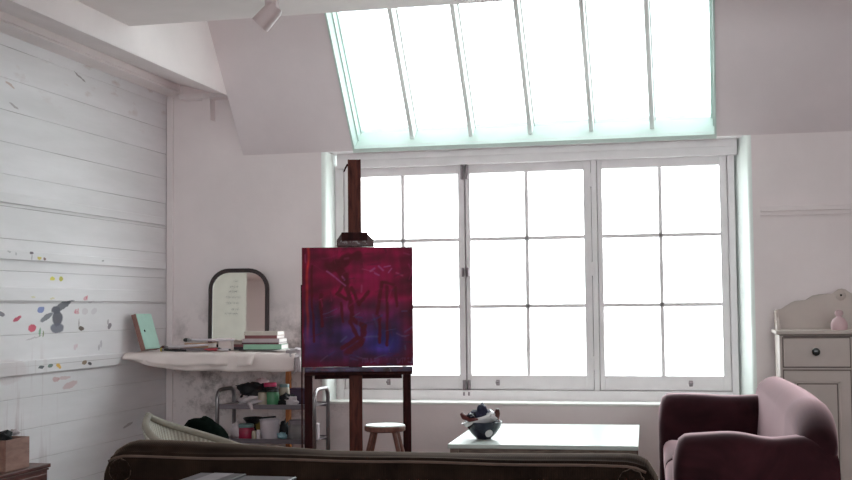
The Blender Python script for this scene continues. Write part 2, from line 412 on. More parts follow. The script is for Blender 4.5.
# boxed purlin along the left wall
struct('trim_10', MB().prism([(XL+.002, 2.70), (XL+.12, 2.655), (XS-.012, 2.535), (XS-.004, 2.53), (XS, 2.54), (XS, 3.75), (XL+.002, 3.75)], YF, 7.40, 'y'), 'ceiling_paint')
struct('trim_11', MB().box(XL+.13, XS+.02, 7.40, YB, 2.552, 2.585, .006).box(XL+.1, XS+.02, 7.44, YB, 2.585, 2.75), 'ceiling_paint')
struct('trim_12', MB().prism([(-3.245, 2.552), (-3.185, 2.552), (-3.180, 2.41), (-3.192, 2.41)], 7.42, YB, 'y'), 'ceiling_paint')
# roof slope with the skylight opening (in slope coordinates: x, distance up the slope, outward)
def SL(x, s_, n=0):
    return Vector((x, YB - s_*CS + n*SN, ZF + s_*SN + n*CS))
KX0, KX1 = -2.214, .095
K0, K1 = .02, 1.75
def slab(mb, x0, x1, s0, s1, n0, n1):
    vs = [SL(x, s_, n) for x in (x0, x1) for s_ in (s0, s1) for n in (n0, n1)]
    v = [mb.b.verts.new(p) for p in vs]
    for q in ((0, 1, 3, 2), (4, 6, 7, 5), (0, 4, 5, 1), (2, 3, 7, 6), (0, 2, 6, 4), (1, 5, 7, 3)): mb.b.faces.new([v[i] for i in q])
mb = MB(); ST = 2.02
slab(mb, XS, KX0, 0, ST, 0, .28); slab(mb, KX1, XR+.1, 0, ST, 0, .28); slab(mb, KX0, KX1, K1, ST, 0, .28)
struct('wall_slope', mb, 'plaster_slope')
# skylight lining boards, bars, glass
mb = MB()
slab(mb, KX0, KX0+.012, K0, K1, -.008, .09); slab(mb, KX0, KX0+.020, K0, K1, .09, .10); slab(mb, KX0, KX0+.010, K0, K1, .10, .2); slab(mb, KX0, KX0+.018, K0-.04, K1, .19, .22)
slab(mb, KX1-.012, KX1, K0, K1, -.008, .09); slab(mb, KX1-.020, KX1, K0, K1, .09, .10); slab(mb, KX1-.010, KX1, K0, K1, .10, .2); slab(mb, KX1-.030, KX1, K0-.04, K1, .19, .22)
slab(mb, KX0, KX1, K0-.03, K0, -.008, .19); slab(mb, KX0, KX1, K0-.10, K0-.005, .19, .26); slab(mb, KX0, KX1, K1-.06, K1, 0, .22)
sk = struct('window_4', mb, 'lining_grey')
bxs = [-1.8325, -1.4435, -1.058, -.671, -.293]
for x in bxs:
    mb = MB(); slab(mb, x-.013, x+.013, K0-.0, K1, .09, .20); slab(mb, x-.020, x+.022, K0, K1, .193, .20)
    mb.build('glazing_bar', 'frame_skylight', sk)
xs = [KX0+.01] + bxs + [KX1-.01]
for a, b in zip(xs, xs[1:]):
    mb = MB(); slab(mb, a, b, K0-.02, K1, .202, .206); mb.build('pane', 'skylight_glass', sk)
# header boards over the casements
mb = MB(); mb.box(RX0+.03, RX1-.05, YB+.15, YB+.27, 2.075, 2.20).box(RX0+.03, RX1-.05, YB+.145, YB+.15, 2.125, 2.172, .002).box(RX0+.0, RX1-.02, YB+.004, YB+.27, ZF+.002, ZF+.03)
struct('trim_13', mb, 'frame_white')
mb = MB().box(RX0+.005, RX1-.01, YB-.006, 7.69, RZ0-.012, RZ0+.006, .005)
struct('trim_14', mb, 'sill_white', )

# window: three casements in one frame
YW = 7.70
WZ0, WZ1 = .605, 2.078
mb = MB()
mb.box(RX0+.005, -2.343, YW-.01, YW+.09, RZ0, 2.10, .004); mb.box(.158, .20, YW-.01, YW+.09, RZ0, 2.10, .004)
mb.box(-.688, -.655, YW-.012, YW+.09, RZ0, 2.09, .004)
mb.box(-2.343, .158, YW-.01, YW+.09, WZ1-.004, 2.10, .003); mb.box(-2.343, .158, YW-.02, YW+.09, RZ0, WZ0, .004)
for a, b in ((-2.35, -2.32), (-1.535, -1.497), (-.71, -.63), (.13, .165)): mb.box(a, b, YW+.052, YW+.088, WZ0-.01, WZ1+.01)
mb.box(-2.34, .16, YW+.052, YW+.088, WZ0-.01, WZ0+.03); mb.box(-2.34, .16, YW+.052, YW+.088, WZ1-.03, WZ1+.01)
struct('window_6', mb, 'frame_white')
def casement(n, x0, x1, gx0, gxm, gx1, hinges, plate_x):
    gz0, gz1 = .700, 2.018
    mb = MB(); e = .004
    mb.box(x0+e, gx0, YW, YW+.05, WZ0+e, WZ1-e, .003); mb.box(gx1, x1-e, YW, YW+.05, WZ0+e, WZ1-e, .003)
    mb.box(gx0, gx1, YW+.001, YW+.05, WZ0+e, gz0, .003); mb.box(gx0, gx1, YW+.001, YW+.05, gz1, WZ1-e, .003)
    w = struct('window_%d' % n, mb, 'frame_white')
    b = MB(); b.box(gxm-.012, gxm+.012, YW+.012, YW+.045, gz0, gz1, .003)
    for zc in (1.146, 1.586): b.box(gx0, gx1, YW+.012, YW+.045, zc-.012, zc+.012, .003)
    b.build('glazing_bars', 'frame_white', w)
    MB().box(gx0-.002, gx1+.002, YW+.028, YW+.032, gz0-.002, gz1+.002).build('pane', 'window_glass', w)
    for hx, hz, hh in hinges:
        h = MB().box(hx-.009, hx+.009, YW-.016, YW+.001, hz-hh/2, hz+hh/2, .003)
        for q in (-.38, 0, .38): h.lathe([(.0, -.012), (.008, -.012), (.008, .012), (0, .012)], (hx, YW-.016, hz+q*hh), 10)
        h.build('hinge', 'hinge_metal', w)
    b = MB().box(plate_x-.012, plate_x+.012, YW-.006, YW+.002, .635, .672, .004).lathe([(.0, -.012), (.014, -.006), (.014, .006), (0, .012)], (plate_x, YW-.014, .655), 12)
    b.build('catch', 'hinge_metal', w, smooth='auto')
casement(1, -2.343, -1.516, -2.232, -1.939, -1.562, [(-1.531, 2.03, .10), (-1.531, 1.37, .045), (-1.531, .62, .10)], -2.04)
casement(2, -1.514, -.688, -1.482, -1.111, -.741, [(-1.498, 2.03, .10), (-1.498, 1.37, .045), (-1.498, .62, .10)], -1.31)
casement(3, -.655, .158, -.622, -.259, .108, [], -.092)
for hz in (1.95, 1.38, .78):
    h = MB().box(-.700, -.684, YW-.01, YW+.001, hz-.045, hz+.045, .003); struct('trim_%d' % (15+int(hz)), h, 'frame_white')
w1 = bpy.data.objects['window_1']
b = MB().box(-2.352, -2.340, YW-.014, YW+.001, 1.77, 1.89, .003); b.build('hinge', 'frame_white', w1)
# outside apron of ground, pale and bright, seen only by reflection
struct('floor_outside', MB().box(-20, 20, 8.1, 40, -.5, -.3), 'sill_white')

# door standing open in the left wall, out of view except in the mirror
dr = struct('door_1', MB().box(XL+.02, -2.77, 3.80, 3.84, .01, 2.05, .004), 'door_paint')
MB().box(XL+.12, -2.96, 3.845, 3.853, .25, .95, .004).build('panel', 'door_paint', dr)
MB().lathe([(.0, 0), (.018, .0), (.01, .02), (.026, .04), (.026, .055), (0, .065)], (0, 0, 0), 16).build('door_knob', 'hinge_metal', dr).matrix_world = Matrix.Translation((-2.92, 3.84, 1.0)) @ Matrix.Rotation(-PI/2, 4, 'X')
b = MB(); r2 = random.Random(5)
for i, zz in enumerate([1.80, 1.745, 1.70, 1.645, 1.59, 1.53, 1.49]):
    x = -2.83 - r2.uniform(0, .03)
    while x > -2.96 + r2.uniform(0, .06):
        L = r2.uniform(.015, .05)
        b.tube([(x-L*q/5, 3.846, zz+.007*math.sin(q*2.4+i)) for q in range(6)], .0016, 4)
        x -= L + .012
b.build('handwriting', 'ink', dr)

# ------------------------------------------------------------------ left corner: worktop, cloth, things on it
ZT = .875
t = thing('worktop_table', 'narrow orange-legged table under crumpled white paper in the left corner', 'table', (-2.95, 7.18, 0))
MB().box(-.565, .555, -.29, .30, ZT-.03, ZT-.004, .003).build('tabletop', 'orange_wood', t)
for x, y in ((.30, .27),):
    MB().box(x-.016, x+.016, y-.016, y+.016, 0, ZT-.03, .003).build('leg', 'orange_wood', t)
MB().box(-.54, .53, .24, .27, ZT-.10, ZT-.03, .003).build('rail', 'orange_wood', t)

def cloth_fn(x0, x1, drop0, drop1, seed, out=.0):
    def fn(u, v):
        x = x0+(x1-x0)*u
        d = drop0 + (drop1-drop0)*min(1, u*3.2)
        d *= 1 + .10*noise.noise(Vector((u*5, seed, 0)))
        top = .60; L = top + .03 + d; s_ = v*L
        wv = .012*math.sin(u*26+seed) + .014*noise.noise(Vector((u*9, seed*2, 1)))
        if s_ < top: y = 7.47 - s_; z = ZT + .001 + .004*abs(noise.noise(Vector((x*9, s_*9, seed))))*(1 if s_ > .1 else 0)
        else:
            q = (s_-top)/(L-top)
            y = 7.47-top-.022*math.sin(min(1, q*3)*PI/2) - (.02+wv*1.3)*q - out*q
            z = ZT + .002 - (q**1.15)*d
        return (x, y, z)
    return fn
t = MB().sheet(cloth_fn(-3.515, -2.40, .035, .105, 3), 70, 34, .002).build('paper_cloth', 'paper_cloth', smooth=True)
tag(t, 'crumpled pinkish white paper sheet hanging over the corner table', 'cloth')
# second overlapping piece, lower left end folded up
t = MB().sheet(cloth_fn(-3.50, -2.65, .03, .075, 8, .014), 60, 34, .002)
o = t.build('paper_cloth', 'paper_cloth', smooth=True)
for v in o.data.vertices: v.co.z += .0035
tag(o, 'shorter upper paper sheet overlapping the left part of the corner table', 'cloth')
# bunched corner, bright against the window
b = MB().blob((-2.425, 6.93, ZT-.012), (.055, .06, .045), 4, .35, 2.4)
for k in range(5):
    a = k*.5; b.tube([(-2.43+.02*k-.03, 6.88, ZT-.02), (-2.42+.02*k-.03, 6.865, ZT-.07-.01*k), (-2.44+.018*k-.03, 6.87, ZT-.12+.02*(k % 3))], [.012, .009, .004], 6)
o = b.build('paper_bunch', 'white_rag', smooth=True); tag(o, 'scrunched white paper twist at the right end of the corner table', 'paper')
ZI = ZT+.011

# mint canvas leaning on the boards
p0 = P(140.5, 352, 7.15); p1 = P(127.6, 314.2, 7.15)
t = thing('canvas_block', 'mint green canvas with brown edges leaning on the board wall', 'canvas', (XP(143, 6.93), 6.91, ZI))
MB().box(-.018, .014, 0, .21, .0, .235, .003).build('canvas_side', 'canvas_edge', t)
MB().box(.014, .019, .002, .208, .002, .233, .002).build('canvas_face', 'mint_paint', t, label='mint green painted face')
MB().blob((.020, .05, .12), (.003, .008, .008), 2, .2).build('dot', 'knob_black', t, label='small dark dot')
t.location = (XP(143.5, 6.91), 6.91, ZI+.007)
t.rotation_euler = (0, -math.radians(17), 0)

# arched mirror
t = thing('arched_mirror', 'arched tabletop mirror in a dark reddish wooden frame on the corner table', 'mirror', (XP(239, 7.38), 7.37, ZI), rot=(math.radians(-3.2), 0, math.radians(12)))
W, H, R_ = .199, .525, .135
def arch(w, h, r):
    p = [(-w, 0)] + [(-w, h-r)] + [(x, z) for x, z in arc(-w+r, h-r, r, PI, PI/2, 8)][1:] + [(x, z) for x, z in arc(w-r, h-r, r, PI/2, 0, 8)] + [(w, 0)]
    return p
mb = MB(); fo = arch(W, H, R_); fi = arch(W-.027, H-.027, R_-.027)
pp = fo + fi[::-1]
n = len(fo)
# frame band as quads, extruded
for y0, y1 in ((-.012, .012),):
    A = [mb.b.verts.new((x, y0, z)) for x, z in fo]; B = [mb.b.verts.new((x, y0, z)) for x, z in fi]
    A2 = [mb.b.verts.new((x, y1, z)) for x, z in fo]; B2 = [mb.b.verts.new((x, y1, z)) for x, z in fi]
    for i in range(n-1):
        for q in ((A[i], A[i+1], B[i+1], B[i]), (A2[i], B2[i], B2[i+1], A2[i+1]), (A[i], A2[i], A2[i+1], A[i+1]), (B[i], B[i+1], B2[i+1], B2[i])): mb.b.faces.new(q)
    mb.b.faces.new((A[0], B[0], B2[0], A2[0])); mb.b.faces.new((A[-1], A2[-1], B2[-1], B[-1]))
mb.box(-W+.004, W-.004, -.012, .012, 0, .03)
mb.build('frame', 'mirror_wood', t, bev=.003)
MB().prism(arch(W-.02, H-.02, R_-.02), -.002, .004).build('mirror_glass', 'mirror_glass', t, label='silvered mirror glass')
MB().prism(arch(W-.010, H-.010, R_-.012), .005, .014).build('backing', 'mirror_wood', t)

# books and clutter on the worktop
def book(x0, x1, y0, y1, z, h, cover, label, rz=0, pages='paper_white', group='books stacked beside the mirror'):
    cx, cy = (x0+x1)/2, (y0+y1)/2; w, d = (x1-x0)/2, (y1-y0)/2
    t = thing('book', label, 'book', (cx, cy, z), rz, group)
    c = .0022
    m = MB().box(-w, w, -d, d, 0, c).box(-w, w, -d, d, h-c, h).box(-w, w, -d-.001, -d+c, 0, h)
    m.build('cover', cover, t); MB().box(-w+.004, w-.003, -d+c, d-.004, c, h-c).build('pages', pages, t)
    return z+h
flat('cover_green', (146, 192, 166)); flat('cover_plum', (104, 66, 76)); flat('cover_cream', (204, 196, 186)); flat('cover_rose', (140, 84, 86)); flat('cover_grey', (128, 118, 124)); flat('cover_dark', (50, 40, 48)); flat('cover_pale', (190, 176, 180))
Yb = 7.12
z = ZI + .001
z = book(XP(243, Yb), XP(286, Yb), 7.05, 7.20, z, .007, 'cover_dark', 'thin dark book, lowest of the stack beside the mirror', -.05)
z = book(XP(248, Yb), XP(285, Yb), 7.04, 7.19, z, .030, 'cover_green', 'thick green book second from the bottom of the stack', .04)
z = book(XP(246, Yb), XP(283, Yb), 7.05, 7.20, z, .012, 'cover_plum', 'plum book on the thick green book in the stack', -.03)
z = book(XP(247, Yb), XP(283, Yb), 7.04, 7.20, z, .024, 'cover_pale', 'pale pinkish book in the middle of the stack', .03)
z = book(XP(249, Yb), XP(281, Yb), 7.05, 7.19, z, .020, 'cover_rose', 'dusty rose book second from the top of the stack', -.02)
z = book(XP(248, Yb), XP(281, Yb), 7.05, 7.19, z, .024, 'cover_cream', 'cream book on top of the stack beside the mirror', .02, group='books stacked beside the mirror')
# loose papers right of the stack
o = MB().sheet(lambda u, v: (XP(276, 7.0)+u*.15, 6.94+v*.12+.03*u, ZI+.003+.006*math.sin(u*5)*v), 10, 8, .002).build('loose_paper', 'paper_white', smooth=True)
tag(o, 'loose white papers right of the book stack', 'paper')
# left pads
z = ZI+.001
z = book(XP(184, 7.1), XP(213, 7.1), 7.04, 7.20, z, .016, 'cover_grey', 'grey notebook lying under the tan sketchbook', .05, group='books lying flat left of the mirror')
z = book(XP(188, 7.1), XP(212, 7.1), 7.05, 7.18, z, .030, 'tan_cover' if 'tan_cover' in MATS else flat('tan_cover', (176, 142, 112)).name, 'tan sketchbook lying left of the mirror', -.04, group='books lying flat left of the mirror')
zt = z
o = book(XP(163, 7.14), XP(190, 7.14), 7.10, 7.20, ZI+.001, .022, 'cover_pale', 'pale pink pad lying near the mint canvas', .03, group='books lying flat left of the mirror')
def brush(a, b, label, hc, bc):
    a, b = Vector(a), Vector(b); d = (b-a)
    t = thing('paintbrush', label, 'paintbrush', a, group='tools lying on the corner table')
    MB().tube([d*0, d*.4, d*.86], [.006, .009, .007], 8).build('handle', hc, t, smooth=True)
    MB().tube([d*.84, d*.93], [.0085, .010], 8).build('ferrule', 'steel', t, smooth=True)
    MB().tube([d*.92, d*.97, d*1.0], [.011, .013, .005], 8).build('bristles', bc, t, smooth=True)
flat('handle_white', (214, 206, 212)); flat('bristle_red', (84, 34, 44)); flat('yellow_paint', (200, 180, 70)); flat('red_paint', (170, 60, 70))
brush((XP(234, 7.07), 7.07, zt+.018), (XP(183.5, 7.05), 7.05, zt+.020), 'thin white-handled brush lying on the tan sketchbook', 'handle_white', 'rubber')
brush((XP(208, 6.97), 6.97, ZI+.040), (XP(161, 6.99), 6.99, ZI+.021), 'long brush with dark red bristles propped on a notebook', 'handle_white', 'bristle_red')
brush((XP(186, 6.93), 6.93, ZI+.006), (XP(160.5, 6.95), 6.95, ZI+.010), 'short yellow and black brush lying by the table edge', 'rubber', 'yellow_paint')
def tube_thing(c, L, rz, mat, label):
    t = thing('paint_tube', label, 'paint tube', c, rz, 'paint tubes lying on the corner table')
    m = MB(); m.rings([[(x, w*math.cos(a), .010+h*math.sin(a)) for a in [2*PI*k/12 for k in range(12)]] for x, w, h in ((-L/2, .014, .0012), (-L/4, .012, .007), (L*.3, .010, .010), (L*.38, .005, .005))])
    m.build('tube_body', mat, t, smooth=True); MB().tube([(L*.38, 0, .010), (L*.5, 0, .010)], .006, 8).build('cap', 'rubber', t)
tube_thing((XP(212, 7.0), 7.0, ZI), .10, .3, 'red_paint', 'red paint tube lying left of the white carton')
tube_thing((XP(224, 6.93), 6.93, ZI), .09, -.1, 'handle_white', 'white paint tube lying by the edge below the mirror')
flat('teal_paint', (70, 110, 104)); tube_thing((XP(216, 7.05), 7.06, ZI), .09, -.5, 'teal_paint', 'dark teal paint tube between carton and red tube')
t = thing('carton', 'small pale carton with flared lid in front of the mirror', 'box', (XP(226, 7.12), 7.12, ZI), .1)
MB().box(-.042, .042, -.03, .03, 0, .066, .003).build('carton_body', 'paper_cloth', t); MB().box(-.052, .052, -.036, .036, .066, .077, .003).build('lid', 'paper_cloth', t)
t = book(XP(234, 7.22), XP(246, 7.22), 7.17, 7.27, ZI, .018, 'cover_dark', 'small dark book half behind the pale carton', 0, group='books lying flat left of the mirror')
t = book(XP(233, 7.20), XP(246, 7.20), 7.17, 7.26, ZI+.0185, .014, 'cover_rose', 'small rose notebook on the dark book behind the carton', .05, group='books lying flat left of the mirror')

# ------------------------------------------------------------------ trolley
tx0, tx1, ty0, ty1 = XP(218.5, 6.95)+.0, XP(326, 7.17), 6.93, 7.2
cx, cy = (tx0+tx1)/2, (ty0+ty1)/2
t = thing('trolley', 'two-tier chrome trolley with looped ends under the corner table', 'trolley', (cx, cy, 0))
hw = (tx1-tx0)/2; hd = (ty1-ty0)/2
for sx, zt_ in ((-1, .648), (1, .652)):
    x = sx*hw
    pts = [(x, -hd, .05)] + [(x, -hd, zt_-.06)] + [(x, -hd+.06-.06*math.cos(a), zt_-.06+.06*math.sin(a)) for a in [PI/2*i/6 for i in range(1, 7)]]
    pts += [(x, hd-.06+.06*math.sin(a), zt_-.06+.06*math.cos(a)) for a in [PI/2*i/6 for i in range(0, 7)]] + [(x, hd, .05)]
    MB().tube(pts, .0125, 10).build('end_loop', 'steel', t, smooth=True)
    for sy in (-1, 1):
        b = MB().tube([(x-.008, sy*hd, .025), (x+.008, sy*hd, .025)], .025, 16); b.build('caster', 'rubber', t, smooth='auto')
ZS1, ZS2 = .557, .350
for zz in (ZS1, ZS2, .10):
    m = MB().box(-hw, hw, -hd, hd, zz-.006, zz, .001); m.box(-hw, hw, -hd-.004, -hd+.004, zz-.022, zz+.006, .001); m.box(-hw, hw, hd-.004, hd+.004, zz-.022, zz+.006, .001)
    m.build('shelf', 'steel_shelf', t)
flat('jar_green', (74, 130, 92), .35); flat('jar_cream', (178, 166, 148), .4); flat('pot_red', (150, 34, 66), .35); flat('lid_teal', (120, 146, 146), .4); flat('lid_pink', (196, 50, 96), .4)
flat('bucket_white', (206, 196, 202), .4); flat('pot_grey', (128, 122, 122), .4); flat('purple_box', (66, 44, 72), .5); flat('blue_bits', (150, 190, 200), .5); flat('pan_black', (22, 24, 24), .4)
def jar(px, Y, zb, r, h, body, lid, label, group, name='paint_jar', cat='jar', lh=.016, label_band=None):
    t = thing(name, label, cat, (XP(px, Y), Y, zb), 0, group)
    MB().lathe([(r*.94, 0), (r, .006), (r, h*.86), (r*.86, h)], seg=20).build('jar_body', body, t, smooth='auto')
    if lid: MB().lathe([(r*.95, h), (r*.95, h+lh), (r*.88, h+lh+.003)], seg=20).build('lid', lid, t, smooth='auto')
    return t
G = 'jars and pots on the upper trolley shelf'; G2 = 'pots on the lower trolley shelf'
jar(272.5, 7.02, ZS1, .040, .078, 'jar_green', 'pan_black', 'green paint jar with black lid on the upper trolley shelf', G)
jar(262.5, 7.00, ZS1, .030, .055, 'jar_cream', 'jar_cream', 'small cream jar left of the green jar', G)
t = jar(270, 7.10, ZS1, .042, .105, 'pan_black', 'lid_pink', 'black tub with bright pink lid behind the green jar', G, lh=.02)
jar(284, 7.11, ZS1, .033, .10, 'jar_cream', 'lid_teal', 'tall cream jar beside the orange table leg', G)
o = MB().blob((XP(252, 7.09), 7.09, ZS1+.075), (.075, .06, .052), 1, .5, 2.8).blob((XP(256, 7.07), 7.07, ZS1+.05), (.065, .05, .048), 2, .5, 3, zmin=ZS1).blob((XP(262, 7.10), 7.12, ZS1+.06), (.05, .05, .05), 5, .5, 3, zmin=ZS1)
o = o.build('crumpled_cloth', 'black_fabric', smooth=True); tag(o, 'crumpled black cloth heaped at the left of the upper trolley shelf', 'cloth')
o = MB().blob((XP(245, 6.98), 6.985, ZS1+.022), (.04, .035, .026), 3, .45, 3, zmin=ZS1).blob((XP(253, 6.97), 6.975, ZS1+.022), (.06, .022, .016), 6, .4, 3, zmin=ZS1)
o.tube([(XP(245, 6.95), 6.95, ZS1+.02), (XP(250, 6.94), 6.94, ZS1+.045), (XP(258, 6.95), 6.95, ZS1+.05)], [.02, .014, .006], 8)
o.tube([(XP(246, 6.92), 6.945, ZS1+.012), (XP(250, 6.91), 6.915, ZS1+.006), (XP(252, 6.9), 6.905, ZS1-.03)], [.014, .014, .006], 8)
o = o.build('white_rag', 'white_rag', smooth=True); tag(o, 'white rag with trailing corners at the front of the upper trolley shelf', 'rag')
o = MB().blob((XP(262, 7.15), 7.15, ZS1+.12), (.035, .03, .035), 9, .5, 3).blob((XP(260, 7.15), 7.15, ZS1+.06), (.02, .03, .06), 9, .3, 3, zmin=ZS1)
o = o.build('pink_tissue', 'porcelain_pink', smooth=True); tag(o, 'scrunched pale pink tissue behind the pink-lidded tub', 'tissue')
t = thing('purple_box', 'dark purple box at the right of the upper trolley shelf', 'box', (XP(299, 7.08), 7.08, ZS1), .1)
MB().box(-.05, .05, -.04, .04, 0, .085, .004).build('box_body', 'purple_box', t); MB().box(-.052, .052, -.042, .042, .085, .098, .003).build('lid', 'purple_box', t)
o = MB().blob((XP(287, 6.99), 6.99, ZS1+.03), (.045, .035, .034), 12, .6, 3.2, zmin=ZS1); o = o.build('rag_bundle', 'black_fabric', smooth=True); tag(o, 'small dark rag bundle in front of the purple box', 'rag')
o = MB().blob((XP(292, 6.96), 6.955, ZS1+.025), (.035, .016, .03), 14, .5, 3.2, zmin=ZS1); o = o.build('white_rag', 'white_rag', smooth=True); tag(o, 'small bright white rag at the foot of the purple box', 'rag')
# lower shelf
t = jar(246, 7.0, ZS2, .05, .068, 'pot_red', 'lid_teal', 'crimson pot with a grey-teal lid on the lower trolley shelf', G2, 'paint_pot', 'pot', .018)
o = MB().lathe([(.001, 0), (.05, 0), (.085, .04), (.088, .04), (.052, -.003), (.001, -.003)], seg=24).tube([(.08, 0, .038), (.15, .0, .045), (.21, 0, .05)], .007, 8)
o = o.build('frying_pan', 'pan_black', smooth='auto'); o.location = (XP(254, 7.12), 7.10, ZS2+.085); o.rotation_euler = (.05, 0, 0); o.scale = (.72, .72, .8); tag(o, 'black pan lying across the pots on the lower trolley shelf', 'pan')
o = MB().blob((0, 0, .045), (.045, .04, .05), 21, .4, 3, zmin=0).build('rag_bundle', 'black_fabric', smooth=True); o.location = (XP(253, 7.12), 7.12, ZS2); tag(o, 'dark rag bundle under the black pan', 'rag')
t = thing('white_bucket', 'white plastic bucket in the middle of the lower trolley shelf', 'bucket', (XP(269.5, 7.03), 7.03, ZS2))
MB().lathe([(.052, 0), (.055, .004), (.062, .11), (.065, .115), (.060, .115), (.056, .100), (.002, .098)], seg=28).build('bucket_body', 'bucket_white', t, smooth='auto')
MB().tube([(.064*math.cos(a), .02, .10-.05*math.sin(a)) for a in [PI*i/12 for i in range(13)]], .002, 6).build('bucket_handle', 'steel', t, smooth=True)
flat('mustard', (150, 126, 60)); jar(260, 7.12, ZS2, .03, .105, 'mustard', None, 'mustard tin half behind the white bucket', G2, 'tin', 'tin')
jar(254.0, 6.97, ZS2, .015, .05, 'jar_cream', None, 'tiny cream bottle left of the white bucket', G2, 'bottle', 'bottle'); jar(258.2, 6.97, ZS2, .012, .056, 'bucket_white', None, 'tiny white bottle against the white bucket', G2, 'bottle', 'bottle')
t = jar(299, 7.05, ZS2, .068, .088, 'pot_grey', 'cover_grey', 'grey pot with a flat lid at the right of the lower shelf', G2, 'cooking_pot', 'pot', .022)
o = MB().blob((XP(282, 7.0), 7.0, ZS2+.018), (.028, .03, .02), 7, .4, 3, zmin=ZS2).build('blue_cloth', 'blue_bits', smooth=True); tag(o, 'pale blue cloth scrap between bucket and grey pot', 'cloth')
o = MB().blob((XP(284, 7.12), 7.12, ZS2+.04), (.03, .03, .055), 8, .4, 3, zmin=ZS2).build('rag_bundle', 'black_fabric', smooth=True); tag(o, 'dark rag bundle right of the white bucket', 'rag')
jar(315.5, 7.05, ZS2, .022, .075, 'bucket_white', 'bucket_white', 'small white jar on the lower shelf right of the easel upright', G2)
o = MB().blob((XP(236, 6.98), 6.985, ZS2+.045), (.035, .035, .05), 18, .3, 3, zmin=ZS2).build('white_rag', 'white_rag', smooth=True); tag(o, 'white rag at the left end of the lower trolley shelf', 'rag')
# dark sack
o = MB().blob((XP(207, 6.3), 6.25, .27), (.16, .17, .275), 31, .10, 1.6, 4, zmin=0.0).build('dark_sack', 'green_sack', smooth=True)
tag(o, 'dark green sack slumped behind the wicker chair', 'sack')

# ------------------------------------------------------------------ easel and painting
EX, EY = XP(357.8, 6.62), 6.62
er = math.radians(15)
t = thing('easel', 'tall dark wooden studio easel with central mast by the window', 'easel', (EX, EY, 0), er)
K = 6.62/1200
for sx in (-1, 1):
    ux = -.283 if sx < 0 else .277
    MB().box(ux-.023, ux+.023, -.02, .02, .07, .775, .003).build('upright', 'easel_wood', t)
    MB().box(ux-.03, ux+.03, -.30, .35, .02, .07, .006).lathe([(.02, 0), (.024, .01), (.02, .02)], (ux, -.26, 0), 12).lathe([(.02, 0), (.024, .01), (.02, .02)], (ux, .31, 0), 12).build('foot', 'easel_wood', t)
    if sx < 0: MB().box(-.04, .01, .04, .30, .16, .20, .003).build('rear_brace', 'easel_wood', t)
MB().box(-.29, .29, -.018, .018, .16, .22, .003).build('cross_bar', 'easel_wood', t)
MB().box(-.25, .25, .021, .045, .74, .80, .003).build('cross_bar', 'easel_wood', t)
MB().box(-.053, .022, .0, .035, .12, 2.0, .003).build('mast', 'easel_mast_wood', t)
MB().box(-.053, -.043, -.004, -.0, .80, 2.0, .001).box(.012, .022, -.004, 0, .8, 2.0, .001).build('mast_rail', 'easel_mast_wood', t)
MB().tube([(-.053, .02, 1.975), (-.066, .02, 1.955), (-.076, .015, 1.93)], [.006, .005, .004], 8).build('hook', 'easel_wood', t, smooth=True)
# ledge
MB().box(-.30, .31, -.075, .03, .765, .800, .003).build('ledge', 'easel_wood', t)
MB().box(-.30, .31, -.085, -.060, .785, .812, .006, 3).build('ledge_lip', 'paint_caked_wood', t, label='ledge lip caked in blue and crimson paint')
# clamp
MB().prism([(-.117, 1.493), (-.117, 1.53), (-.09, 1.568), (.055, 1.568), (.095, 1.53), (.095, 1.493)], -.075, .06).build('clamp_block', 'spattered_wood', t, bev=.006)
MB().box(-.09, .06, -.079, -.04, 1.525, 1.575, .006).build('clamp_cap', 'easel_wood', t)
MB().box(-.325, -.316, -.012, -.003, .03, 1.28, .001).build('side_rod', 'easel_wood', t, label='thin dark rod beside the left upright')

